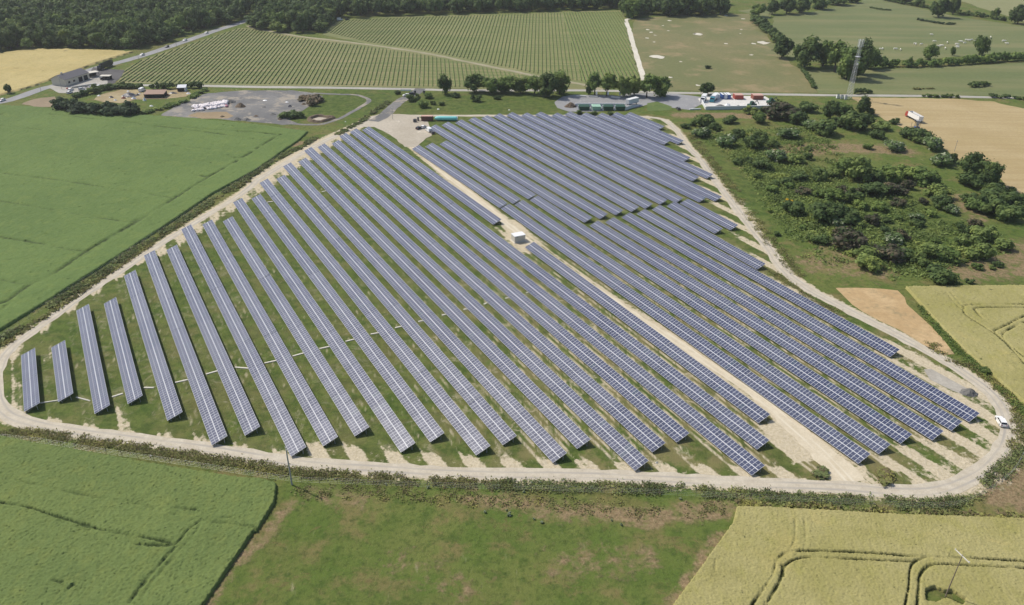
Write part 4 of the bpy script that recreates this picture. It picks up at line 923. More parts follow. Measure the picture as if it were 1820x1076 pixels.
weeds("weed_verge", [(0,768),(75,773),(150,784),(226,795),(301,806),(376,817),(455,829),(540,842),(681,851),(806,859),(910,864)], 2.8, 2.5, 0.45, 'H', "brownish tall weeds between the track and the fence at lower left", 31)
weeds("weed_verge", [(880,862),(1000,866),(1136,870),(1261,876),(1365,883),(1450,888),(1566,893),(1640,897),(1700,890),(1745,868),(1790,830),(1830,790)], 3.2, 2.6, 0.52, 'T', "grey green thistles and weeds along the fence at lower right", 32)
weeds("weed_verge", [(520,872),(600,874),(700,878),(800,884),(900,892),(1000,896),(1100,904),(1200,908),(1290,904)], 4.6, 0.45, 0.35, 'H', "loose tufts of rough weeds at the top of the front meadow", 33)
weeds("weed_verge", [(1806,800),(1815,770),(1808,735),(1790,705),(1765,680),(1725,652),(1690,640),(1655,610)], 3.0, 1.6, 0.55, 'H', "weeds on the bank outside the right bend of the track", 34)
weeds("weed_verge", [(-10,612),(60,566),(110,531),(175,491),(235,449),(300,409),(380,356),(440,317),(500,279),(535,262),(560,246)], 2.6, 1.9, 0.8, 'T', "dark ditch weeds between the green crop and the side track", 35, .3)
weeds("weed_verge", [(5,615),(75,566),(140,523),(190,488),(250,447),(320,400),(390,353),(445,321)], 1.6, 1.2, 0.6, 'H', "drier weeds along the outer edge of the side track", 36, .24)
weeds("weed_verge", [(1640,545),(1665,578),(1690,608),(1720,640),(1750,662),(1790,700),(1830,742)], 3.2, 1.3, 0.7, 'G', "green grassy bank between the sandy soil and the wheat", 37)
weeds("weed_verge", [(1370,480),(1420,520),(1470,548),(1500,562)], 3.0, .9, 0.6, 'H', "weeds outside the track below the scrub", 38)
weeds("weed_verge", [(1228,240),(1272,300),(1312,350),(1345,395),(1382,445),(1425,495)], 5.0, .7, 0.6, 'H', "grey tufts along the outside of the right track", 39)
weeds("undergrowth", [(1352,250),(1395,320),(1455,400),(1525,470)], 32, .10, .7, 'L', "rough grass and low weeds at the left side of the scrubland", 51, .3)
weeds("undergrowth", [(1330,230),(1420,290),(1500,360),(1600,420),(1700,470)], 60, .10, .9, 'L', "rough green undergrowth between the shrubs of the scrubland", 52, .36)
weeds("undergrowth", [(1420,400),(1500,420),(1600,450),(1680,480)], 30, .14, 1.0, 'L', "bright green brambles in the lower part of the scrubland", 53, .36)
weeds("weed_verge", [(1310,896),(1365,899),(1500,907),(1640,914),(1830,922)], 1.6, 1.5, .45, 'H', "low brown weeds in the strip above the wheat", 40, .3)
weeds("weed_verge", [(600,240),(640,218),(665,200),(690,182)], 2.5, 1.2, .8, 'T', "weeds along the bank left of the entrance road", 41, .4)

# ------------------------------------------------------------------ made things
M_TYRE = plain("tyre_rubber", (0.03, 0.03, 0.032), 0.9)
M_RIM = plain("wheel_rim", (0.45, 0.45, 0.46), 0.4, 0.6)
M_WIN = plain("car_glass", (0.02, 0.024, 0.03), 0.08, 0, 0.02, spec=0.6)
M_WHITE = plain("white_paint", (0.78, 0.78, 0.77), 0.35, 0, 0.04)
M_SILV = plain("silver_paint", (0.55, 0.56, 0.58), 0.35, 0.2, 0.05)
M_BLACK = plain("black_paint", (0.035, 0.036, 0.04), 0.35, 0, 0.1)
M_DGREY = plain("dark_grey_paint", (0.09, 0.09, 0.10), 0.4, 0, 0.1)
M_RED = plain("red_paint", (0.36, 0.06, 0.045), 0.45, 0, 0.15)
M_RUST = plain("rust_red_steel", (0.22, 0.075, 0.05), 0.7, 0, 0.25)
M_BROWN = plain("brown_container_paint", (0.13, 0.055, 0.04), 0.6, 0, 0.2)
M_PINK = plain("faded_roof_paint", (0.52, 0.33, 0.27), 0.7, 0, 0.15)  # paler pinkish red for the container roofs
M_TEAL = plain("turquoise_tarpaulin", (0.19, 0.58, 0.56), 0.55, 0, 0.08)
M_GREENSK = plain("dark_green_paint", (0.030, 0.085, 0.055), 0.5, 0, 0.15)
M_PALEGREEN = plain("pale_green_paint", (0.33, 0.52, 0.40), 0.5, 0, 0.1)
M_BLUE = plain("blue_paint", (0.04, 0.10, 0.30), 0.4, 0, 0.1)
M_TEALP = plain("teal_cab_paint", (0.05, 0.28, 0.36), 0.4, 0, 0.1)
M_LAMP = plain("lamp_glass", (0.7, 0.68, 0.62), 0.15)
M_TAIL = plain("tail_lamp_red", (0.35, 0.02, 0.02), 0.2)
M_CREAM = plain("cream_render", (0.56, 0.53, 0.46), 0.85, 0, 0.08)
M_BEIGE = plain("beige_wall_render", (0.58, 0.53, 0.43), 0.9, 0, 0.12)
M_SLATE = plain("grey_roof_sheet", (0.12, 0.115, 0.125), 0.7, 0, 0.15)
M_WALL = plain("whitewashed_concrete", (0.62, 0.63, 0.66), 0.85, 0, 0.08)
M_WOOD = plain("weathered_pole_wood", (0.22, 0.175, 0.135), 0.9, 0, 0.25)
M_POLE = plain("concrete_pole", (0.34, 0.34, 0.32), 0.85, 0, 0.1)
M_GALV = plain("galvanised_lattice", (0.56, 0.57, 0.58), 0.5, 0.3, 0.1)
M_DARK = plain("painted_shade", (0.02, 0.02, 0.022), 0.9)  # near-black colour painted on where fronts and openings lie in shade
M_HEAP = soil("brown_heap_soil", (0.15, 0.11, 0.075), (0.20, 0.15, 0.10), (0.10, 0.08, 0.06), 0.4, 2.0, 0.2)
M_GHEAP = soil("grey_chippings", (0.17, 0.165, 0.155), (0.21, 0.205, 0.19), (0.14, 0.135, 0.13), 0.5, 3.0, 0.2)
M_STONE = plain("pale_stone", (0.62, 0.59, 0.52), 0.9, 0, 0.12)
M_SACK = plain("white_sack_cloth", (0.76, 0.70, 0.70), 0.8, 0, 0.08)
M_PSACK = plain("pink_sack_cloth", (0.52, 0.24, 0.28), 0.8, 0, 0.15)

def ang(a, b):
    p, q = at(*a), at(*b); return math.atan2(q.y - p.y, q.x - p.x)

def wheel(parent, x, y, r=0.32, w=0.22):
    m = MB().lathe([(r * .8, -w / 2), (r, -w / 2 + .03), (r, w / 2 - .03), (r * .8, w / 2)], 14, 'y').mesh("tyre", M_TYRE)
    t = part("wheel", m, parent, (x, y, r))
    part("rim", MB().lathe([(r * .6, -w / 2 - .012), (r * .3, -w / 2 - .02), (r * .3, w / 2 + .02), (r * .6, w / 2 + .012)], 10, 'y').mesh("rim", M_RIM), t)

def car(px, py, head, mat, label, group=None, kind="hatch", name="parked_car"):
    """stands at a ground pixel with its front towards the ground pixel `head`"""
    a = ang((px, py), head); root = empty(name, at(px, py), a, label, "van" if kind == "van" else "car", group)
    L, W = (4.15, 1.72) if kind == "hatch" else (5.2, 1.95)
    h = L / 2; b = MB()
    if kind == "hatch":
        b.prism([(-h, .35), (-h, .78), (-h + .10, .93), (-.9, .98), (.75, .95), (h - .25, .80), (h, .62), (h, .32), (h - .5, .22), (-h + .4, .22)], -W / 2, W / 2, [.10, .04, .06, .05, .05, .08, .16, .14, .04, .04])
        b.prism([(-h + .48, 1.34), (-.3, 1.46), (.25, 1.40), (.2, 1.34), (-.3, 1.39), (-h + .5, 1.28)], -W / 2 + .2, W / 2 - .2)
        for x0, x1, z0, z1 in ((-h + .15, -h + .50, .95, 1.33), (.25, 1.0, 1.40, .95), (-.35, -.30, .95, 1.42)):
            for s in (-1, 1): b.tube((x0, s * (W / 2 - .10), z0), (x1, s * (W / 2 - .22), z1), .045, n=4)
        g = [(-h + .14, .94), (-h + .46, 1.32), (-.3, 1.41), (.25, 1.36), (.98, .94)]
        wy, wx = W / 2 - .12, (-1.25, 1.28)
    else:
        b.prism([(-h, .4), (-h, 2.05), (-h + .15, 2.2), (.95, 2.22), (1.2, 2.1), (1.75, 1.25), (h - .1, 1.05), (h, .7), (h, .35), (-h + .3, .28)], -W / 2, W / 2, [.05, .08, .15, .15, .15, .08, .12, .12, .1, .04])
        g = [(.62, 1.28), (.72, 1.95), (1.26, 2.06), (1.79, 1.27)]; wy, wx = W / 2 - .11, (-1.6, 1.6)
    part("body", b.mesh("body", mat, bevel=0.0), root)
    ins = [.12, .22, .24, .24, .12] if kind == "hatch" else [-.008, .07, .10, -.008]
    part("windows", MB().prism(g, -W / 2, W / 2, ins).mesh("windows", M_WIN), root)
    for x in wx:
        for s in (-1, 1): wheel(root, x, s * wy)
    for s in (-1, 1):
        part("headlight", MB().box(-.05, .06, -.17, .17, -.07, .07).mesh("headlight", M_LAMP, bevel=.02), root, (h - .09, s * (W / 2 - .38), .68))
        part("tail_light", MB().box(-.04, .05, -.14, .14, -.1, .1).mesh("tail_light", M_TAIL, bevel=.02), root, (-h + .0, s * (W / 2 - .3), .78))
    return root

car(1778, 752, (1768, 735), M_WHITE, "white hatchback driving on the gravel track at the right hand bend", name="moving_car")
for x, y, m, l in [(4, 180, M_WHITE, "white car on the main road at the left edge of the picture"), (253, 99, M_WHITE, "white car on the main road just beyond the black lorry"),
                   (297, 84.5, M_DGREY, "dark grey car on the main road between two white ones"), (329, 73, M_WHITE, "white car on the main road right behind the dark car"), (367, 60, M_WHITE, "white car on the main road farthest up by the wood")]:
    car(x, y, (x - 40, y + 15), m, l, "cars on the main road", name="moving_car")
car(722, 171, (700, 173), M_WHITE, "white car parked at the country road junction")
car(733, 168.5, (745, 168), M_BLACK, "black car parked behind the white one at the junction")
car(745, 229.5, (755, 226), M_BLACK, "black car parked in the sandy yard by the panel rows")
car(753, 227.5, (760, 224), M_WHITE, "white hatchback parked close beside the black car in the sandy yard")
car(762, 234, (755, 229), M_WHITE, "white van parked at the corner of the first far panel row", kind="van", name="parked_van")
car(768, 237.5, (762, 233), M_DGREY, "dark pickup sized car behind the white van in the sandy yard")
car(124, 166, (140, 160), M_WHITE, "white car at the front of the workshop yard, nearest the hedge", "cars at the workshop")
car(126, 161.5, (140, 156), M_WHITE, "white car second from the front of the workshop yard", "cars at the workshop")
car(146, 160, (160, 158), M_SILV, "silver car under the front wall of the workshop", "cars at the workshop")
car(165, 156.5, (178, 154), M_SILV, "pale car at the right end of the workshop wall", "cars at the workshop")
car(182, 142.5, (190, 147), M_BLACK, "black car under the open carport of the workshop", "cars at the workshop")
car(189, 141.5, (197, 145), M_DGREY, "dark car at the open edge of the carport", "cars at the workshop")
car(253, 162.5, (262, 158), M_WHITE, "white van parked between the hedges of the junk yard", kind="van", name="parked_van")
car(1205, 195, (1198, 190), M_DGREY, "dark car on the forecourt between the recycling bays and the white wall")
car(604, 36.5, (620, 35), M_WHITE, "white van parked at the top corner of the upper vineyard", kind="van", name="parked_van")
car(617, 36, (634, 35), M_BLACK, "black car beside the white van at the edge of the wood")

def boxy(name, px0, px1, depth, h, mat, label, cat, roofmat=None, extra=None, ribs=0):
    """box whose front bottom edge runs between two ground pixels; depth away from the viewer"""
    a, b = at(*px0), at(*px1); L = (b - a).length; root = empty(name, (a + b) / 2, ang(px0, px1), label, cat)
    m = MB().box(-L / 2, L / 2, 0, depth, 0.12, h)
    for k in range(ribs):
        x = -L / 2 + (k + .5) * L / ribs; m.box(x - .05, x + .05, -.04, -.001, .25, h - .15)
    part("body", m.mesh("body", mat), root)
    if roofmat: part("roof", MB().box(-L / 2 + .03, L / 2 - .03, .03, depth - .03, h + .002, h + .05).mesh("roof", roofmat), root)
    if extra: extra(root, L)
    return root
def cont_extra(root, L):
    for s in (-1, 1):
        for y in (0.1, 2.3): part("corner_post", MB().box(-.09, .09, -.09, .09, 0, 2.62).mesh("corner_post", M_DGREY), root, (s * (L / 2 + .0), y, 0))
    part("door", MB().box(-.02, .02, .15, 2.25, .25, 2.45).mesh("door", M_BROWN), root, (-L / 2 - .03, 0, 0))
boxy("shipping_container", (749, 215.8), (769.5, 215.8), 2.44, 2.6, M_BROWN, "brown shipping container with pale pinkish roof beside the turquoise tank", "container", M_PINK, cont_extra, 14)

def turquoise_tank():
    a, b = at(772, 216), at(813, 216); L = (b - a).length
    root = empty("covered_tank", (a + b) / 2, 0, "long turquoise rounded tank lying beside the brown container", "tank")
    m = MB(); n = 12
    prof = lambda k: [(1.35 * k * math.cos(t) * (1 if math.sin(t) < .2 else 1), 1.15 + (1.25 * math.sin(t) if math.sin(t) > 0 else .95 * math.sin(t)) * k) for t in [2 * math.pi * i / n for i in range(n)]]
    rings = [(-L / 2, .25), (-L / 2 + .35, .62), (-L / 2 + 1.3, .92), (-L / 2 + 2.6, 1), (L / 2 - .8, 1), (L / 2 - .25, .93)]
    v = [(x, 1.3 + y, z) for x, k in rings for y, z in prof(k)]
    f = [(r * n + i, r * n + (i + 1) % n, (r + 1) * n + (i + 1) % n, (r + 1) * n + i) for r in range(len(rings) - 1) for i in range(n)] + [tuple(range(n)), tuple(range((len(rings) - 1) * n, len(rings) * n))]
    part("shell", m.add(v, f).mesh("shell", M_TEAL, smooth=True), root)
    part("end_cap", MB().lathe([(1.12, 0), (1.12, .25), (.8, .42)], 14, 'x', (L / 2 - .24, 1.3, 1.15)).mesh("end_cap", M_WHITE), root)
    for x in (-L / 3, 0, L / 3): part("cradle", MB().box(x - .2, x + .2, .35, 2.25, 0, .4).mesh("cradle", M_DGREY), root)
turquoise_tank()
boxy("generator_box", (735, 218), (741, 217.5), 1.2, 1.5, M_DGREY, "small dark generator standing left of the brown container", "generator", M_BLACK, lambda r, L: part("exhaust", MB().tube((0, .6, 1.5), (0, .6, 2.1), .08).mesh("exhaust", M_BLACK), r))
boxy("generator_box", (742, 215.5), (745, 215.3), 1.0, 1.9, M_BLACK, "upright black cabinet next to the small generator", "cabinet", M_DGREY, lambda r, L: part("door", MB().box(-L * .35, L * .35, -.03, -.002, .3, 1.7).mesh("door", M_DGREY), r))

def cabin():
    a, b = (915, 432.6), (933.6, 429.0); p, q = at(*a), at(*b); L = (q - p).length
    root = empty("transformer_cabin", (p + q) / 2, ang(a, b), "white concrete transformer cabin beside the sandy path", "cabin")
    part("wall", MB().box(-L / 2, L / 2, 0, 3.0, 0, 2.45).mesh("wall", M_CREAM), root)
    part("roof", MB().box(-L / 2 - .12, L / 2 + .12, -.12, 3.12, 2.452, 2.68).mesh("roof", M_WHITE, bevel=.03), root)
    d = part("door", MB().box(-.45, .45, -.05, -.002, .1, 2.15).mesh("door", M_CREAM), root, (-L / 2 + 1.0, 0, 0)); part("handle", MB().box(-.03, .03, -.05, 0, -.1, .1).mesh("handle", M_BLACK), d, (.32, -.05, 1.1))
    part("vent_grille", MB().box(-.18, .18, -.05, -.002, -.18, .18).mesh("vent_grille", M_DGREY), root, (-L / 2 + .95, -.05, 2.28)); 
    for x in (.6, 1.5): part("vent_grille", MB().box(-.3, .3, -.04, -.002, -.2, .2).mesh("vent_grille", M_BEIGE), root, (x - .3, 0, 1.7))
    part("plinth", MB().box(-L / 2 - .3, L / 2 + .3, -.3, 3.3, -.05, .12).mesh("plinth", M_STONE), root)
cabin()

# cable ducts crossing the alleys
for i, (x0, y0, x1, y1) in enumerate([(72.8,717,102.9,712.4),(136.8,707,159.3,713),(200.8,705.7,217,700.6),(257.2,689.8,272.3,689.8),(312.4,680.5,332.5,676),(367.6,665.5,385.2,660.5),(419,653.7,441.7,655.4),
     (471.3,646,491.4,641.6),(521.5,633.4,539,628.6),(569.2,620.3,584.2,617),(615.6,607.3,630.7,603.5),(660.3,594.5,673.3,592.2),(703.4,583.2,717.2,580.2),(744.8,572.1,754.4,570.1),(786.7,560.8,795,558.8),(825,550.8,833.2,549.5),(861,541,869,537.5),
     (899,531,907,528.5),(936,521,943,519),(573,341.5,579.5,340),(476,360,484,359)]):
    a, b = at(x0, y0), at(x1, y1); L = (b - a).length + .4
    root = empty("cable_duct", (a + b) / 2, ang((x0, y0), (x1, y1)), "%s pale concrete cable duct crossing the grass lane, counting from the left tip" % (ordw(i + 1)), "cable duct", "cable ducts between the panel rows")
    w = .16 if i in (0, 1) else .26
    part("trough", MB().box(-L / 2, L / 2, -w, w, 0, .16).mesh("trough", M_STONE), root)
    part("cover", MB().box(-L / 2 + .05, L / 2 - .05, -w + .04, w - .04, .162, .20).mesh("cover", M_STONE), root)

def height_of(px, py, top_y):
    """height of an upright whose top shows at picture row top_y"""
    p = at(px, py); lo, hi = 0.5, 80
    for _ in range(40):
        h = (lo + hi) / 2; Z = h - CAM_H; fw = p.y * CP - Z * SP; up = p.y * SP + Z * CP; x, y = p.x / fw, up / fw; y = -SR * x + CR * y
        if CY - F_PX * y > top_y: lo = h
        else: hi = h
    return h
def power_pole(px, py, top_y, r, mat, label, arm=None, armdir=0.0, name="utility_pole", n_ins=3):
    h = height_of(px, py, top_y); root = empty(name, at(px, py), armdir, label, "pole")
    part("shaft", MB().tube((0, 0, -.2), (0, 0, h), r, r * .62, 8).mesh("shaft", mat), root)
    if arm:
        part("crossarm", MB().box(-arm / 2, arm / 2, -.07, .07, h - .45, h - .30).mesh("crossarm", M_GALV if mat is not M_WOOD else M_STONE), root)
        for k in range(n_ins):
            x = -arm / 2 + .1 + k * (arm - .2) / max(1, n_ins - 1); part("insulator", MB().lathe([(.04, 0), (.09, .06), (.05, .14), (.08, .2), (.03, .28)], 8).mesh("insulator", M_STONE), root, (x, 0, h - .30))
    return root
power_pole(519, 862, 796, .20, M_POLE, "grey concrete pole leaning over the track by the light green crop", 1.3, math.radians(120), "concrete_pole")
power_pole(1680, 1061, 986, .12, M_WOOD, "brown wooden power pole with a pale crossarm standing in the wheat", 3.4, math.radians(-72))
for x, y, t, l in [(110,159,136,"thin street lamp pole on the roadside by the workshop"),(73,163,149,"thin roadside pole left of the workshop"),(247,108,97,"dark thin pole on the main road between the vineyard and the barley"),(314,85,75,"dark thin pole on the main road higher up the vineyard"),(698,212.5,191,"thin metal pole at the gate of the sandy yard"),(1696,270,250,"white marker pole on the edge of the stubble field"),(1181,172,152,"grey pole at the road junction beside the recycling yard")]:
    power_pole(x, y, t, .11, M_POLE if x != 247 and x != 314 else M_WOOD, l, .6, 0, "utility_pole", 2)

def mast():
    H = height_of(1508, 176, 71); root = empty("lattice_mast", at(1508, 176), math.radians(18), "tall grey steel lattice mast with antennas at its top beside the road", "mast")
    w = lambda z: 1.2 - .65 * z / H
    legs = [(-1, -1), (1, -1), (1, 1), (-1, 1)]
    for sx, sy in legs: part("leg", MB().tube((sx * w(0), sy * w(0), 0), (sx * w(H), sy * w(H), H), .075, .05, 5).mesh("leg", M_GALV), root)
    m = MB(); n = 17
    for k in range(n):
        z0, z1 = H * k / n, H * (k + 1) / n
        for i in range(4):
            a, b = legs[i], legs[(i + 1) % 4]
            m.tube((a[0] * w(z0), a[1] * w(z0), z0), (b[0] * w(z1), b[1] * w(z1), z1), .032, n=4); m.tube((b[0] * w(z0), b[1] * w(z0), z0), (a[0] * w(z1), a[1] * w(z1), z1), .032, n=4)
            m.tube((a[0] * w(z1), a[1] * w(z1), z1), (b[0] * w(z1), b[1] * w(z1), z1), .032, n=4)
    part("bracing", m.mesh("bracing", M_GALV), root)
    part("platform", MB().box(-1.3, 1.3, -1.3, 1.3, H * .72, H * .72 + .12).mesh("platform", M_GALV), root)
    for k in range(6):
        t = k * math.pi / 3 + .3; r = 1.5
        a = part("antenna", MB().box(-.12, .12, -.22, .22, H - 3.9, H + .1).mesh("antenna", M_WHITE, bevel=.04), root, (math.cos(t) * r, math.sin(t) * r, 0), t)
        part("bracket", MB().tube((0, 0, H - 2), (-.9, 0, H - 2), .05, n=5).mesh("bracket", M_GALV), a)
    part("dish", MB().lathe([(.05, 0), (.5, .12), (.62, .28)], 14, 'y', (.2, -1.1, H * .6)).mesh("dish", M_WHITE), root)
mast()
for i, (x, y) in enumerate(((1487, 175.5), (1494, 176.5), (1501, 177.5))):
    boxy("equipment_cabinet", (x, y), (x + 4.5, y), 1.2, 2.3, [M_WHITE, M_SILV, M_WHITE][i], ["white equipment cabinet at the foot of the lattice mast, farthest from it", "grey equipment cabinet at the foot of the lattice mast, between two white ones", "white equipment cabinet next to the leg of the lattice mast"][i], "cabinet", M_DGREY,
         lambda r, L: part("door", MB().box(-L * .35, L * .35, -.03, -.002, .3, 2.0).mesh("door", M_SILV), r))

def lorry(px, py, head, label, cabm, boxm, L=13.5, name="tipper_lorry", boxh=2.4, open_top=True, tanks=True):
    root = empty(name, at(px, py), ang((px, py), head), label, "lorry"); h = L / 2
    c = MB().prism([(h - 2.3, .6), (h - 2.3, 3.0), (h - .5, 3.05), (h - .12, 2.0), (h, 1.9), (h, .5)], -1.24, 1.24, [0, .05, .1, .05, .02, 0])
    cab = part("cab", c.mesh("cab", cabm), root)
    part("windscreen", MB().add([(h - .455, -1.0, 2.88), (h - .455, 1.0, 2.88), (h - .10, 1.1, 1.98), (h - .10, -1.1, 1.98)], [(0, 1, 2, 3)]).mesh("windscreen", M_WIN), cab, (.015, 0, .01))
    x0, x1 = -h, h - 2.7
    m = MB().box(x0, x1, -1.25, 1.25, 1.25, 1.35).box(x0, x1, -1.25, -1.17, 1.352, 1.35 + boxh).box(x0, x1, 1.17, 1.25, 1.352, 1.35 + boxh).box(x0, x0 + .08, -1.168, 1.168, 1.352, 1.35 + boxh).box(x1 - .08, x1, -1.168, 1.168, 1.352, 1.35 + boxh)
    part("body", m.mesh("body", boxm), root)
    part("body_fill", MB().box(x0 + .1, x1 - .1, -1.15, 1.15, 1.36, 1.35 + boxh * (.62 if open_top else .995)).mesh("body_fill", M_DGREY if open_top else boxm), root)  # fills the body: dark grey below the rim if open, body colour if closed
    part("chassis", MB().box(-h + .4, h - .6, -.5, .5, .65, 1.24).mesh("chassis", M_BLACK), root)
    for x in (h - 1.3, h - 4.0, -h + 1.2, -h + 2.5, -h + 3.8):
        for s in (-1, 1): wheel(root, x, s * 1.05, .5, .34)
    return root
lorry(1623, 213, (1609, 205.5), "white open topped lorry with a red cab parked on the stubble field", M_RED, M_WHITE, 14.0, boxh=2.3)
lorry(188, 121.5, (176, 126.5), "long black lorry with a white roof edge on the main road", M_BLACK, M_BLACK, 15.5, "goods_lorry", 2.3)
lorry(1250, 180, (1247, 184), "white lorry cab facing out at the left end of the concrete yard", M_WHITE, M_WHITE, 9, "goods_lorry", 2.2, False)
lorry(1268, 179.5, (1263, 184), "lorry with a teal cab and white box in the concrete yard", M_TEALP, M_WHITE, 10, "goods_lorry", 2.2, False)
for i, (x0, m, l) in enumerate([(1273.5, M_WALL, "pale grey storage box left of the first blue one in the concrete yard"), (1283, M_BLUE, "dark blue storage box between two pale ones"), (1286.5, M_WALL, "pale storage box between the two dark blue ones"), (1293, M_BLUE, "dark blue storage box nearest the red containers")]):
    boxy("storage_box", (x0, 177), (x0 + 5.6, 177), 5.5, 2.7, m, l, "storage box", M_WHITE, None, 5)
boxy("shipping_container", (1306, 177.5), (1321, 177.5), 5.0, 2.6, M_RED, "red container at the back of the concrete yard, left of two", "container", M_PINK, None, 8)
boxy("shipping_container", (1338.5, 178), (1356.5, 178), 5.0, 2.6, M_RUST, "dull purple red container at the back of the concrete yard, right of two", "container", M_PINK, None, 8)
def digger(px, py, label):
    root = empty("machine", at(px, py), .4, label, "machine")
    root.name = "loading_machine"
    part("chassis", MB().box(-2.6, 2.6, -1.2, 1.2, .7, 1.7).mesh("chassis", M_GREENSK, bevel=.1), root)
    cb = part("cab", MB().prism([(-1.2, 1.7), (-1.0, 3.2), (.6, 3.2), (.9, 1.7)], -.8, .8).mesh("cab", M_GREENSK), root); part("windows", MB().box(-.9, .5, -.83, .83, 2.1, 2.95).mesh("windows", M_WIN), cb)
    part("boom", MB().tube((1.0, 0, 1.6), (3.2, 0, 3.4), .22).tube((3.2, 0, 3.4), (5.0, 0, 1.0), .18).mesh("boom", M_BLACK), root)
    for x in (-1.7, 1.7):
        for s in (-1, 1): wheel(root, x, s * 1.15, .75, .5)
digger(1370, 184, "dark green loading machine at the right end of the concrete yard")
digger(1336, 190, "low dark machine parked near the front wall of the concrete yard")
def wall(px0, px1, h, th, mat, label, name="concrete_wall"):
    a, b = at(*px0), at(*px1); L = (b - a).length; root = empty(name, (a + b) / 2, ang(px0, px1), label, "wall")
    part("panel", MB().box(-L / 2, L / 2, 0, th, 0, h).mesh("panel", mat), root); part("coping", MB().box(-L / 2 - .03, L / 2 + .03, -.05, th + .05, h + .001, h + .1).mesh("coping", M_WHITE), root)
wall((1255, 195.6), (1391, 193.6), 1.9, .35, M_WALL, "long whitewashed front wall of the concrete yard")
wall((1245, 180), (1253.3, 195.4), 1.6, .35, M_WHITE, "white end wall on the left of the concrete yard")
wall((1226, 196), (1246, 195), .6, .5, M_WALL, "low pale concrete trough left of the front wall", "concrete_trough")

def skip(px0, px1, mat, label, i):
    a, b = at(*px0), at(*px1); L = (b - a).length; root = empty("waste_skip", (a + b) / 2, ang(px0, px1), label, "skip", "skips in the recycling bays")
    m = MB(); n = 5.2
    m.add([(-L / 2 + .35, .3, .2), (L / 2 - .35, .3, .2), (L / 2 - .35, n - .3, .2), (-L / 2 + .35, n - .3, .2), (-L / 2, 0, 2.3), (L / 2, 0, 2.3), (L / 2, n, 2.3), (-L / 2, n, 2.3)],
          [(0, 3, 2, 1), (4, 5, 6, 7), (0, 1, 5, 4), (1, 2, 6, 5), (2, 3, 7, 6), (3, 0, 4, 7)])
    part("body", m.mesh("body", mat), root)
    part("lid", MB().add([(-L / 2, 0, 2.31), (L / 2, 0, 2.31), (L / 2, n, 2.31), (-L / 2, n, 2.31), (-L / 2 + .5, n * .45, 2.9), (L / 2 - .5, n * .45, 2.9)], [(0, 1, 5, 4), (2, 3, 4, 5), (1, 2, 5), (3, 0, 4), (0, 3, 2, 1)]).mesh("lid", mat), root)
    for k in range(4):
        x = -L / 2 + .8 + k * (L - 1.6) / 3; part("rib", MB().add([(x - .06, -.04, 2.25), (x + .06, -.04, 2.25), (x + .06, .26, .25), (x - .06, .26, .25), (x - .06, .04, 2.25), (x + .06, .04, 2.25), (x + .06, .34, .25), (x - .06, .34, .25)], [(0, 3, 2, 1), (0, 1, 5, 4), (1, 2, 6, 5), (2, 3, 7, 6), (3, 0, 4, 7), (4, 5, 6, 7)]).mesh("rib", mat), root)
    part("end_post", MB().box(-L / 2 - .75, -L / 2 - .25, .3, .8, 0, 3.0).mesh("end_post", M_WALL), root)
for i, (x0, x1, m, l) in enumerate([(1029, 1048, M_GREENSK, "dark green waste skip at the left end of the recycling bays"), (1052.5, 1068.5, M_PALEGREEN, "pale green waste skip, second in the recycling bays"), (1072.5, 1090.5, M_GREENSK, "dark green waste skip to the right of the pale green one"), (1094.5, 1111.5, M_GREENSK, "dark green waste skip beside the loading ramp")]):
    skip((x0, 197.2), (x1, 197.2), m, l, i)
def canopy():
    a0, b0 = (1111, 196.8), (1142, 186.5); p, q = at(*a0), at(*b0); L = (q - p).length; root = empty("loading_ramp", (p + q) / 2, ang(a0, b0), "pale concrete loading ramp rising beside the right hand skip", "ramp")
    part("wall", MB().prism([(-L / 2, 0), (-L / 2, 2.0), (-L * .1, 1.9), (L / 2, .15), (L / 2, 0)], 0, .3).mesh("wall", M_WALL), root)
    part("deck", MB().prism([(-L / 2, 0), (-L / 2, 1.5), (-L * .1, 1.4), (L / 2, .1), (L / 2, 0)], .301, 4.2).mesh("deck", M_ASPH), root)
    c = at(1123, 189); root = empty("box_trailer", c + Vector((0, 0, 1.0)), ang((1114, 189), (1134, 184)), "white box trailer parked on the loading ramp behind the skips", "trailer")
    part("body", MB().box(-4.2, 4.2, -1.25, 1.25, .9, 3.5).mesh("body", M_WALL), root); part("roof", MB().box(-4.25, 4.25, -1.3, 1.3, 3.502, 3.6).mesh("roof", M_WHITE), root)
    part("door", MB().box(-.05, .0, -1.1, 1.1, 1.0, 3.3).mesh("door", M_SILV), root, (-4.2, 0, 0)); part("chassis", MB().box(-3.8, 3.8, -.5, .5, .5, .898).mesh("chassis", M_BLACK), root)
    for x in (-2.8, -1.6, 2.6):
        for s_ in (-1, 1): wheel(root, x, s_ * 1.0, .45, .3)
canopy()
wall((1022, 189.5), (1112, 189.5), 1.7, .4, M_WALL, "pale retaining wall of the raised yard directly behind the skips", "retaining_wall")
for i, x in enumerate((1060, 1080.5, 1101.5)):
    root = empty("sign_post", at(x, 171.5), 0, ["white bay sign behind the pale green skip, left of three", "white bay sign in the middle of the three behind the skips", "white bay sign nearest the box trailer"][i], "sign", "bay signs behind the skips")
    part("panel", MB().box(-.45, .45, -.05, .05, .9, 2.7).mesh("panel", M_WHITE), root); part("post", MB().box(-.06, .06, -.04, .04, 0, .9).mesh("post", M_GALV), root)
for i, (a, b) in enumerate((((1024,172.5),(1042,173.5)), ((1046,173),(1062,174)), ((1086,174),(1102,175.5)))):
    wall(a, b, .8, .3, M_STONE, ["low pale kerb wall along the back of the skip yard, left of three", "low pale kerb wall along the back of the skip yard, middle of three", "low pale kerb wall along the back of the skip yard, right of three"][i], "kerb_wall")

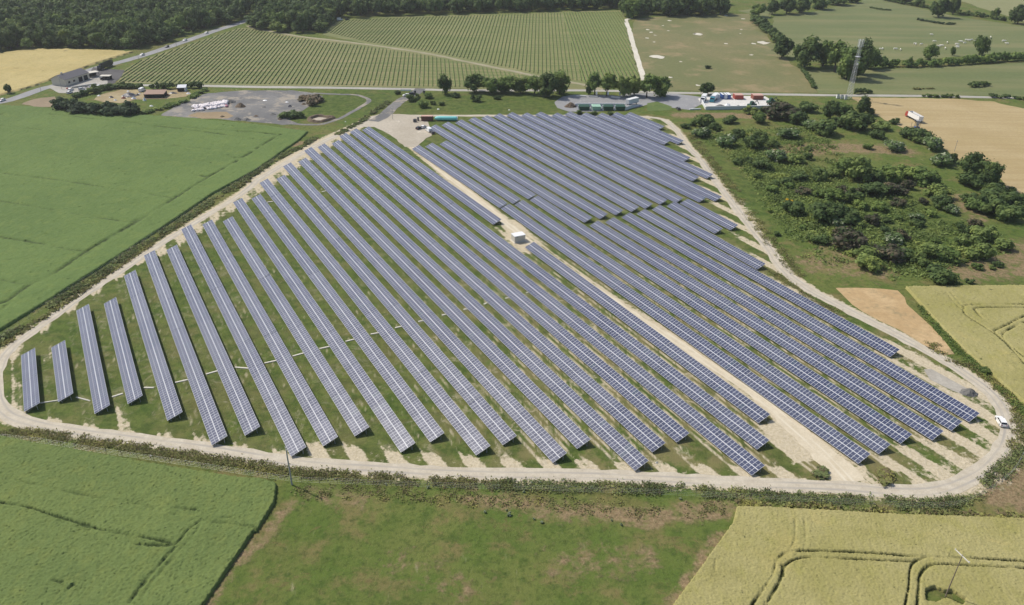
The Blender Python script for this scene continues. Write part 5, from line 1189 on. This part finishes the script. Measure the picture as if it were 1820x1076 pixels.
def heap(name, px, py, wpx, h, mat, label, cat="heap", dp=0.8, seed=0, n=22):
    p = at(px, py); r = wpx / pxm(px, py) / 2; g = random.Random(seed); v = [(0, 0, h)]; f = []
    R = [(.22, .86), (.45, .62), (.7, .34), (.88, .13), (1.0, -.03)]
    for k, (q, z) in enumerate(R):
        for i in range(n):
            t = 2 * math.pi * i / n; e = q * (1 + g.uniform(-.13, .13)); v.append((r * e * math.cos(t), r * dp * e * math.sin(t), max(-.03, h * (z + g.uniform(-.07, .07)) if z > 0 else -.03)))
    f += [(0, 1 + i, 1 + (i + 1) % n) for i in range(n)]
    for k in range(4): f += [(1 + k * n + i, 1 + (k + 1) * n + i, 1 + (k + 1) * n + (i + 1) % n, 1 + k * n + (i + 1) % n) for i in range(n)]
    o = link(name, mesh_np(name, v, f, mat), None, p); return props(o, label, cat)
heap("gravel_heap", 1722, 699, 27, 1.5, M_GHEAP, "dark grey heap of chippings inside the right bend of the track", seed=1)
heap("spoil_heap", 1014, 190, 23, 2.6, M_HEAP, "brown heap of compost at the left end of the skip bays", seed=2)
heap("spoil_heap", 428, 190, 18, 2.3, M_HEAP, "brown conical mound in the grey gravel yard right of the sacks", seed=3)
heap("spoil_heap", 409, 182, 20, 1.7, M_GHEAP, "dark low mound behind the white sacks", seed=4)
heap("rubble_heap", 422, 213, 14, 1.3, M_GHEAP, "small dark rubble heap at the bottom edge of the grey yard, left of two", seed=5)
heap("rubble_heap", 438, 213.5, 16, 1.2, M_GHEAP, "small dark rubble heap at the bottom edge of the grey yard, right of two", seed=6)
heap("rubble_heap", 515, 190, 8, 1.2, M_DGREY, "small black heap near the middle of the grey yard", seed=7)
heap("rubble_heap", 485, 204, 12, 1.0, M_GHEAP, "low grey heap in front of the dark leafy brush pile", seed=8)
heap("rubble_heap", 1280, 190, 22, 1.4, M_GHEAP, "grey rubble behind the front wall, left part of the concrete yard", seed=9, dp=.4)
heap("rubble_heap", 1312, 190.5, 12, 1.2, M_GHEAP, "small pointed grey heap in the middle of the concrete yard", seed=10)
heap("scrap_heap", 230, 171, 24, 2.2, M_DGREY, "jumbled grey scrap heap in the middle of the junk yard", seed=11)
heap("scrap_heap", 1293, 188, 10, 1.5, M_WHITE, "white pile beside the grey rubble in the concrete yard", seed=12)
# the heap of full sacks, one object each
sm = {}
for k in range(3):
    for m in (M_SACK, M_PSACK):
        v, f = crown_np(900 + k, 5, 0, .7, .1, .5, (.5, .62)) if False else (None, None)
        b = MB().lathe([(.35, 0), (.72, .12), (.82, .45), (.72, .8), (.4, .98), (.12, 1.1)], 10); b.v = [(x * (1 + .12 * math.sin(5 * z + k)), y * (1 + .1 * math.cos(4 * x + k)), z) for x, y, z in b.v]
        sm[(k, m.name)] = b.mesh("sack", m, smooth=True)
for i in range(190):
    t = RND.random(); u = RND.uniform(-1, 1); x = 343 + t * 61; y = 193.5 - t * 9 + u * 5.0 + 1.0; m = M_PSACK if RND.random() < .05 and u > .2 else M_SACK
    o = link("full_sack", sm[(RND.randrange(3), m.name)], None, at(x, y) + Vector((0, 0, 0.0 if abs(u) > .45 else .75)), RND.uniform(0, 6.2)); s = RND.uniform(0.9, 1.35); o.scale = (s, s, s * .85)
    props(o, "white full sack lying in the big heap on the grey yard" if m is M_SACK else "pink full sack at the front of the white sack heap", "sack", "sacks heaped on the grey yard")

# sandy pit with an earth bank round it
pit = pts([(550,212),(566,207.5),(586,209.5),(592,211),(571,217),(555,216.5)])
sheet("pit_sand", pit, 0.08, M_YARD, .2, 2, world=True)
def bank(line, w, h, label):
    L = smooth_line(line + [line[0]], 4); v = []; f = []; g = random.Random(5)
    for i, p in enumerate(L[:-1]):
        d = (L[i + 1] - L[i - 1 if i else -2]); d.z = 0; d.normalize(); nn = Vector((-d.y, d.x, 0)); hh = h * g.uniform(.7, 1.2)
        for k, z in ((-1, 0), (-.35, hh), (.35, hh), (1, 0)): v.append((p.x + nn.x * k * w, p.y + nn.y * k * w, z))
    n = len(L) - 1
    for i in range(n):
        for k in range(3): f.append((i * 4 + k, ((i + 1) % n) * 4 + k, ((i + 1) % n) * 4 + k + 1, i * 4 + k + 1))
    c = sum((Vector(p) for p in line), Vector()) / len(line); v = [(a - c.x, b - c.y, z) for a, b, z in v]
    m = MB().add(v, f).mesh("earth_bank", M_HEAP); props(link("earth_bank", m, None, c), label, "earth bank")
bank(pit, 1.5, 1.1, "brown earth bank round the square sandy pit")

# the workshop
def workshop():
    a, b = (118, 154), (160, 140.5); p, q = at(*a), at(*b); L = (q - p).length; root = empty("workshop", (p + q) / 2, ang(a, b), "beige workshop with a grey pitched roof by the main road", "building"); D = 10.0
    part("wall", MB().add([(-L / 2, 0, 0), (L / 2, 0, 0), (L / 2, D, 0), (-L / 2, D, 0), (-L / 2, 0, 4), (L / 2, 0, 4), (L / 2, D, 4), (-L / 2, D, 4), (-L / 2, D / 2, 6.2), (L / 2, D / 2, 6.2)],
                          [(0, 1, 5, 4), (1, 2, 6, 9, 5), (2, 3, 7, 6), (3, 0, 4, 8, 7), (0, 3, 2, 1)]).mesh("wall", M_BEIGE), root)
    part("roof", MB().prism([(-.4, 3.92), (D / 2, 6.35), (D + .4, 3.92), (D + .4, 3.8), (D / 2, 6.22), (-.4, 3.8)], -L / 2 - .3, L / 2 + .3).mesh("roof", M_SLATE), root, None, 0)
    r = [o for o in KIDS[root.name] if o.name.startswith("roof")][0]; r.rotation_euler = (0, 0, 0)
    me = r.data
    for v in me.vertices: v.co = Vector((v.co.y, v.co.x, v.co.z))
    me.flip_normals()
    for x in (L * .12, L * .34): part("door", MB().box(-1.6, 1.6, -.06, -.002, 0, 3.0).mesh("door", M_DARK), root, (x, 0, 0))  # flat near-black slabs painted as the shade inside the open doorways
    for x in (-L * .35, -L * .15): 
        w = part("window", MB().box(-.8, .8, -.07, -.002, 1.2, 2.4).mesh("window", M_WIN), root, (x, 0, 0)); part("frame", MB().box(-.9, .9, -.09, -.071, 1.1, 1.2).mesh("frame", M_WHITE), w)
    part("chimney", MB().box(-.4, .4, -.4, .4, 5.5, 7.2).mesh("chimney", M_BEIGE), root, (-L * .3, D / 2, 0))
workshop()
def carport(px0, px1, depth, h, label, back=True):
    p, q = at(*px0), at(*px1); L = (q - p).length; root = empty("carport", (p + q) / 2, ang(px0, px1), label, "carport")
    part("roof", MB().box(-L / 2, L / 2, 0, depth, h, h + .22).mesh("roof", M_CREAM), root)
    for x in (-L / 2 + .2, L / 2 - .2):
        for y in (.2, depth - .2): part("post", MB().box(x - .08, x + .08, y - .08, y + .08, 0, h - .002).mesh("post", M_DGREY), root)
    if back: part("shade_panel", MB().box(-L / 2 + .3, L / 2 - .3, depth - .15, depth - .02, 0, h - .004).mesh("shade_panel", M_DARK), root)  # near-black panel painted as the shade under the roof
carport((160, 139.5), (178, 136.5), 5, 2.9, "white flat roofed carport behind the workshop")
carport((178, 143), (196, 143), 4, 2.3, "low pale carport over dark cars at the yard edge")
wall((128, 157.5), (172, 151), 1.0, .3, M_BEIGE, "long low beige wall in front of the workshop", "yard_wall")
wall((140, 169), (173, 155.5), 1.2, .3, M_WALL, "pale slanting wall along the workshop hedge", "yard_wall")
boxy("vending_kiosk", (113, 153), (122, 152), 2.5, 2.3, M_RUST, "small red and dark kiosk at the road end of the workshop", "kiosk", M_CREAM, None, 3)
def shed(px0, px1, depth, h, wm, rm, label):
    p, q = at(*px0), at(*px1); L = (q - p).length; root = empty("shed", (p + q) / 2, ang(px0, px1), label, "shed")
    part("wall", MB().box(-L / 2, L / 2, 0, depth, 0, h).mesh("wall", wm), root)
    part("roof", MB().add([(-L / 2 - .2, -.4, h + .02), (L / 2 + .2, -.4, h + .02), (L / 2 + .2, depth + .3, h + .75), (-L / 2 - .2, depth + .3, h + .75), (-L / 2 - .2, -.4, h + .16), (L / 2 + .2, -.4, h + .16), (L / 2 + .2, depth + .3, h + .9), (-L / 2 - .2, depth + .3, h + .9)],
                          [(0, 3, 2, 1), (4, 5, 6, 7), (0, 1, 5, 4), (1, 2, 6, 5), (2, 3, 7, 6), (3, 0, 4, 7)]).mesh("roof", rm), root)
    for k in (-.3, .1): part("door", MB().box(-1, 1, -.06, -.002, 0, h * .9).mesh("door", M_DARK), root, (L * k, 0, 0))
shed((257, 175), (292, 174.5), 7, 2.2, M_DARK, plain("rusty_roof_sheet", (0.30, 0.20, 0.15), 0.8, 0, .25), "long low shed with a faded red roof in the junk yard")  # near-black walls: the shadow on the front is put into the colour
shed((316, 163.5), (331, 163), 4, 2.3, M_WALL, M_WALL, "small pale grey shed at the back of the junk yard")
heap("dome_tank", 257, 179, 5.5, 1.9, M_WHITE, "small white dome standing left below the red roofed shed", "tank", 1.0, 21)
heap("pallet_heap", 307, 166.5, 17, 1.0, M_DGREY, "dark low pile between the two sheds of the junk yard", seed=22, dp=.4)
for i, (x, y, w, l) in enumerate([(269, 189, 7, "white debris lying in the weeds below the junk yard"), (243, 199, 4, "white scrap at the right end of the conifer hedge"), (176, 171, 7, "white sheet lying by the hedge of the junk yard"), (248, 167.5, 6, "white lump in front of the white van"), (228, 163, 6, "white sheet on top of the scrap in the junk yard")]):
    heap("debris_pile", x, y, w, .7, M_WHITE, l, "debris", .6, 30 + i, 9)
for i, (x, y, w, l) in enumerate([(268, 811, 5, "white stone by the fence at the light green crop"), (1167, 823, 6, "pale block in the grass between two long panel rows"), (533, 207.5, 3, "white barrel beside the leafy brush pile"), (614, 217, 3, "white marker stone in the grass beside the entrance bank"), (779, 194.5, 5, "white sheet lying in the meadow, left of two"), (905, 196, 4, "white sheet lying in the meadow, right of two"), (1018, 203.5, 7, "white box at the back fence below the skips"), (471, 179, 9, "pale slab lying in the grey yard"), (510, 182, 7, "pale slab near the black heap in the grey yard")]):
    heap("pale_stone", x, y, w, .45, M_STONE if i < 2 else M_WHITE, l, "stone", .7, 50 + i, 8)

for i, (x, y, w, h, m, l) in enumerate([(198, 174, 8, 1.2, M_DGREY, "dark scrap pile by the hedge on the left of the junk yard"), (220, 175.5, 9, 1.3, M_RUST, "rust brown scrap pile left of the grey scrap heap"), (238, 176, 9, 1.4, M_SILV, "pale metal scrap right of the grey scrap heap"),
    (245, 170, 7, 1.2, M_DGREY, "dark scrap behind the dome in the junk yard"), (297, 170, 10, 1.0, M_RUST, "rusty pile at the end of the red roofed shed"), (335, 167, 8, .9, M_WALL, "pale pile in front of the small grey shed"), (205, 179, 6, .9, M_WHITE, "white sheet on the straw coloured ground above the conifer hedge"),
    (176, 152.5, 7, .9, M_WHITE, "white heap on the workshop forecourt"), (186, 150.5, 8, .8, M_CREAM, "cream pile of boards beside the dark asphalt"), (152, 155.5, 8, .9, M_DGREY, "dark tyres stacked against the workshop wall"), (120, 158.5, 5, 1.0, M_RED, "small red crate pile beside the kiosk"),
    (470, 191, 8, .6, M_GHEAP, "low grey scrape heap right of the conical mound"), (455, 207, 9, .7, M_HEAP, "low brown heap near the bottom of the grey yard"), (395, 208, 9, .8, M_HEAP, "brown heap on the dry ground below the sacks"), (540, 186, 9, 1.0, M_HEAP, "earthy heap below the left brush pile"), (498, 213, 8, .9, M_HEAP, "brown twiggy heap left of the leafy brush pile")]):
    heap("scrap_pile" if i < 11 else "spoil_heap", x, y, w, h, m, l, "pile", .7, 70 + i, 11)

def field_machine():
    root = empty("field_sprayer", at(1629, 228.5), math.radians(-25), "dark caged machine on a blue base in front of the lorry", "machine")
    part("frame", MB().box(-1.5, 1.5, -1.0, 1.0, .55, .8).mesh("frame", M_BLUE), root)
    c = MB()
    for x in (-1.3, -.65, 0, .65, 1.3):
        for y in (-.9, .9): c.box(x - .04, x + .04, y - .04, y + .04, .8, 4.4)
    for z in (1.6, 2.4, 3.2, 4.0, 4.4):
        c.box(-1.34, 1.34, -.94, -.86, z, z + .08); c.box(-1.34, 1.34, .86, .94, z, z + .08)
    part("cage", c.mesh("cage", M_DGREY), root); part("hopper", MB().prism([(-1.1, 4.2), (1.1, 4.2), (.3, 1.4), (-.3, 1.4)], -.8, .8).mesh("hopper", M_GALV), root)
    part("drawbar", MB().tube((-1.5, 0, .7), (-3.6, .1, .5), .09).tube((-2.8, 0, .6), (-2.9, 0, 3.0), .09).mesh("drawbar", M_DGREY), root)
    for s in (-1, 1): wheel(root, .2, s * 1.15, .55, .35)
field_machine()

# gate and bins at the road junction
def gate(px0, px1, label):
    p, q = at(*px0), at(*px1); L = (q - p).length; root = empty("barrier_gate", (p + q) / 2, ang(px0, px1), label, "gate")
    part("panel", MB().box(-L / 2, L / 2, -.05, .05, .35, 1.3).mesh("panel", M_WHITE), root)
    for s in (-1, 1): part("post", MB().box(-.08, .08, -.08, .08, 0, 1.5).mesh("post", M_WALL), root, (s * (L / 2 + .1), 0, 0))
gate((713, 163), (730, 163.2), "long white barrier beside the country road junction")
for x, l in ((738, "dark bin at the left of the entrance road mouth"), (754, "dark bin at the right of the entrance road mouth")):
    root = empty("waste_bin", at(x, 167), 0, l, "bin"); part("body", MB().add([(-.5, -.4, .1), (.5, -.4, .1), (.5, .4, .1), (-.5, .4, .1), (-.65, -.55, 1.7), (.65, -.55, 1.7), (.65, .55, 1.7), (-.65, .55, 1.7)], [(0, 3, 2, 1), (4, 5, 6, 7), (0, 1, 5, 4), (1, 2, 6, 5), (2, 3, 7, 6), (3, 0, 4, 7)]).mesh("body", M_DGREY), root)
    part("lid", MB().prism([(-.7, 1.71), (-.4, 1.95), (.4, 1.95), (.7, 1.71)], -.6, .6).mesh("lid", M_BLACK), root)

# wire fence round the panels, in lengths
def fence(line, label, gap=4.0):
    L = smooth_line(pts(line), 6); acc = 0; P = [L[0]]
    for a, b in zip(L[:-1], L[1:]):
        s = (b - a).length; t = gap - acc
        while t <= s: P.append(a + (b - a) * (t / s)); t += gap
        acc = (acc + s) % gap if s else acc
    c = P[len(P) // 2].copy(); root = empty("wire_fence", c, 0, label, "fence")
    pm = MB().tube((0, 0, -.1), (0, 0, 1.75), .04, .04, 5).mesh("post", M_WOOD)
    for p in P[:95]: part("post", pm, root, p - c)
    w = MB()
    for a, b in zip(P[:95], P[1:95]):
        for z in (.3, .75, 1.2, 1.65): w.tube(a - c + Vector((0, 0, z)), b - c + Vector((0, 0, z)), .007, n=3)
    part("wire", w.mesh("wire", M_GALV), root)
fence([(0,781),(80,790),(176,806),(326,828),(455,848),(530,858),(605,861),(756,867),(910,872)], "grey wire fence along the light green crop at lower left")
fence([(912,872),(1136,879),(1365,890),(1500,897),(1640,904),(1700,900),(1757,874),(1800,840),(1822,800)], "grey wire fence along the lower right end of the track")
fence([(0,606),(62,562),(120,520),(180,484),(240,443),(310,398),(385,351),(450,310),(505,275)], "grey wire fence along the ditch beside the green crop")

# white cattle in the big pasture
def cattle():
    prof = [(-1.15, .95, .30, .30), (-1.0, 1.0, .36, .42), (-.5, .98, .37, .46), (0, .95, .36, .48), (.5, 1.0, .34, .46), (.85, 1.08, .26, .38), (1.15, 1.18, .17, .25), (1.45, 1.15, .14, .18), (1.75, 1.0, .12, .14), (1.95, .9, .09, .10)]
    m = MB(); n = 10
    v = [(x, w * math.cos(t), z + h * math.sin(t)) for x, z, w, h in prof for t in [2 * math.pi * i / n for i in range(n)]]
    f = [(k * n + i, k * n + (i + 1) % n, (k + 1) * n + (i + 1) % n, (k + 1) * n + i) for k in range(len(prof) - 1) for i in range(n)] + [tuple(range(n)), tuple(range((len(prof) - 1) * n, len(prof) * n))]
    m.add(v, f)
    for x, s in ((.62, 1), (.62, -1), (-.85, 1), (-.85, -1)):
        k = .05 if x > 0 else -.12
        m.tube((x, s * .2, .95), (x + k, s * .21, .45), .15, .08); m.tube((x + k, s * .21, .47), (x, s * .2, 0), .075, .06)
    m.tube((-1.2, 0, 1.2), (-1.32, 0, .45), .04, .03); m.tube((1.6, .12, 1.2), (1.55, .3, 1.2), .06, .03); m.tube((1.6, -.12, 1.2), (1.55, -.3, 1.2), .06, .03)
    me = m.mesh("cow", plain("white_cattle_coat", (0.80, 0.76, 0.68), 0.8, 0, .1), smooth=True)
    for i, (x, y) in enumerate([(810,348),(798,349),(900,349),(937,353),(1038,310),(1045,314),(1083,315),(1157,246),(1175,294),(1160,328),(1200,330),(1215,328),(1230,324),(1254,344),(1268,302),(1336,316),(1342,328),(1340,336),(1366,297),(1390,306),(1406,286),(1425,288),(1440,284),(1474,294),(1575,264),(1668,293),(1690,310)]):
        o = link("cow", me, None, at(1365 + x / 3.985, y / 3.985 + 1.5), RND.choice([0.2, 3.3, 2.7, 6.0, 1.2])); s = RND.uniform(.95, 1.15); o.scale = (s, s, s)
        props(o, "white cow grazing with the herd in the big pasture", "cow", "white cattle grazing in the pasture")
cattle()

# ------------------------------------------------------------------ air
def haze():
    m = bpy.data.materials.new("haze_air"); m.use_nodes = True; t = m.node_tree; t.nodes.remove(t.nodes["Principled BSDF"])
    v = t.nodes.new("ShaderNodeVolumePrincipled"); v.inputs["Color"].default_value = (0.95, 0.965, 1.0, 1); v.inputs["Density"].default_value = 0.00009; v.inputs["Anisotropy"].default_value = 0.3
    t.links.new(v.outputs[0], t.nodes["Material Output"].inputs["Volume"])
    o = MB().box(-9000, 9000, -9000, 9000, -1.0, 135.0).build("haze", m); props(o, kind='stuff', label="thin pale summer haze over the whole farmland", cat="haze")
haze()
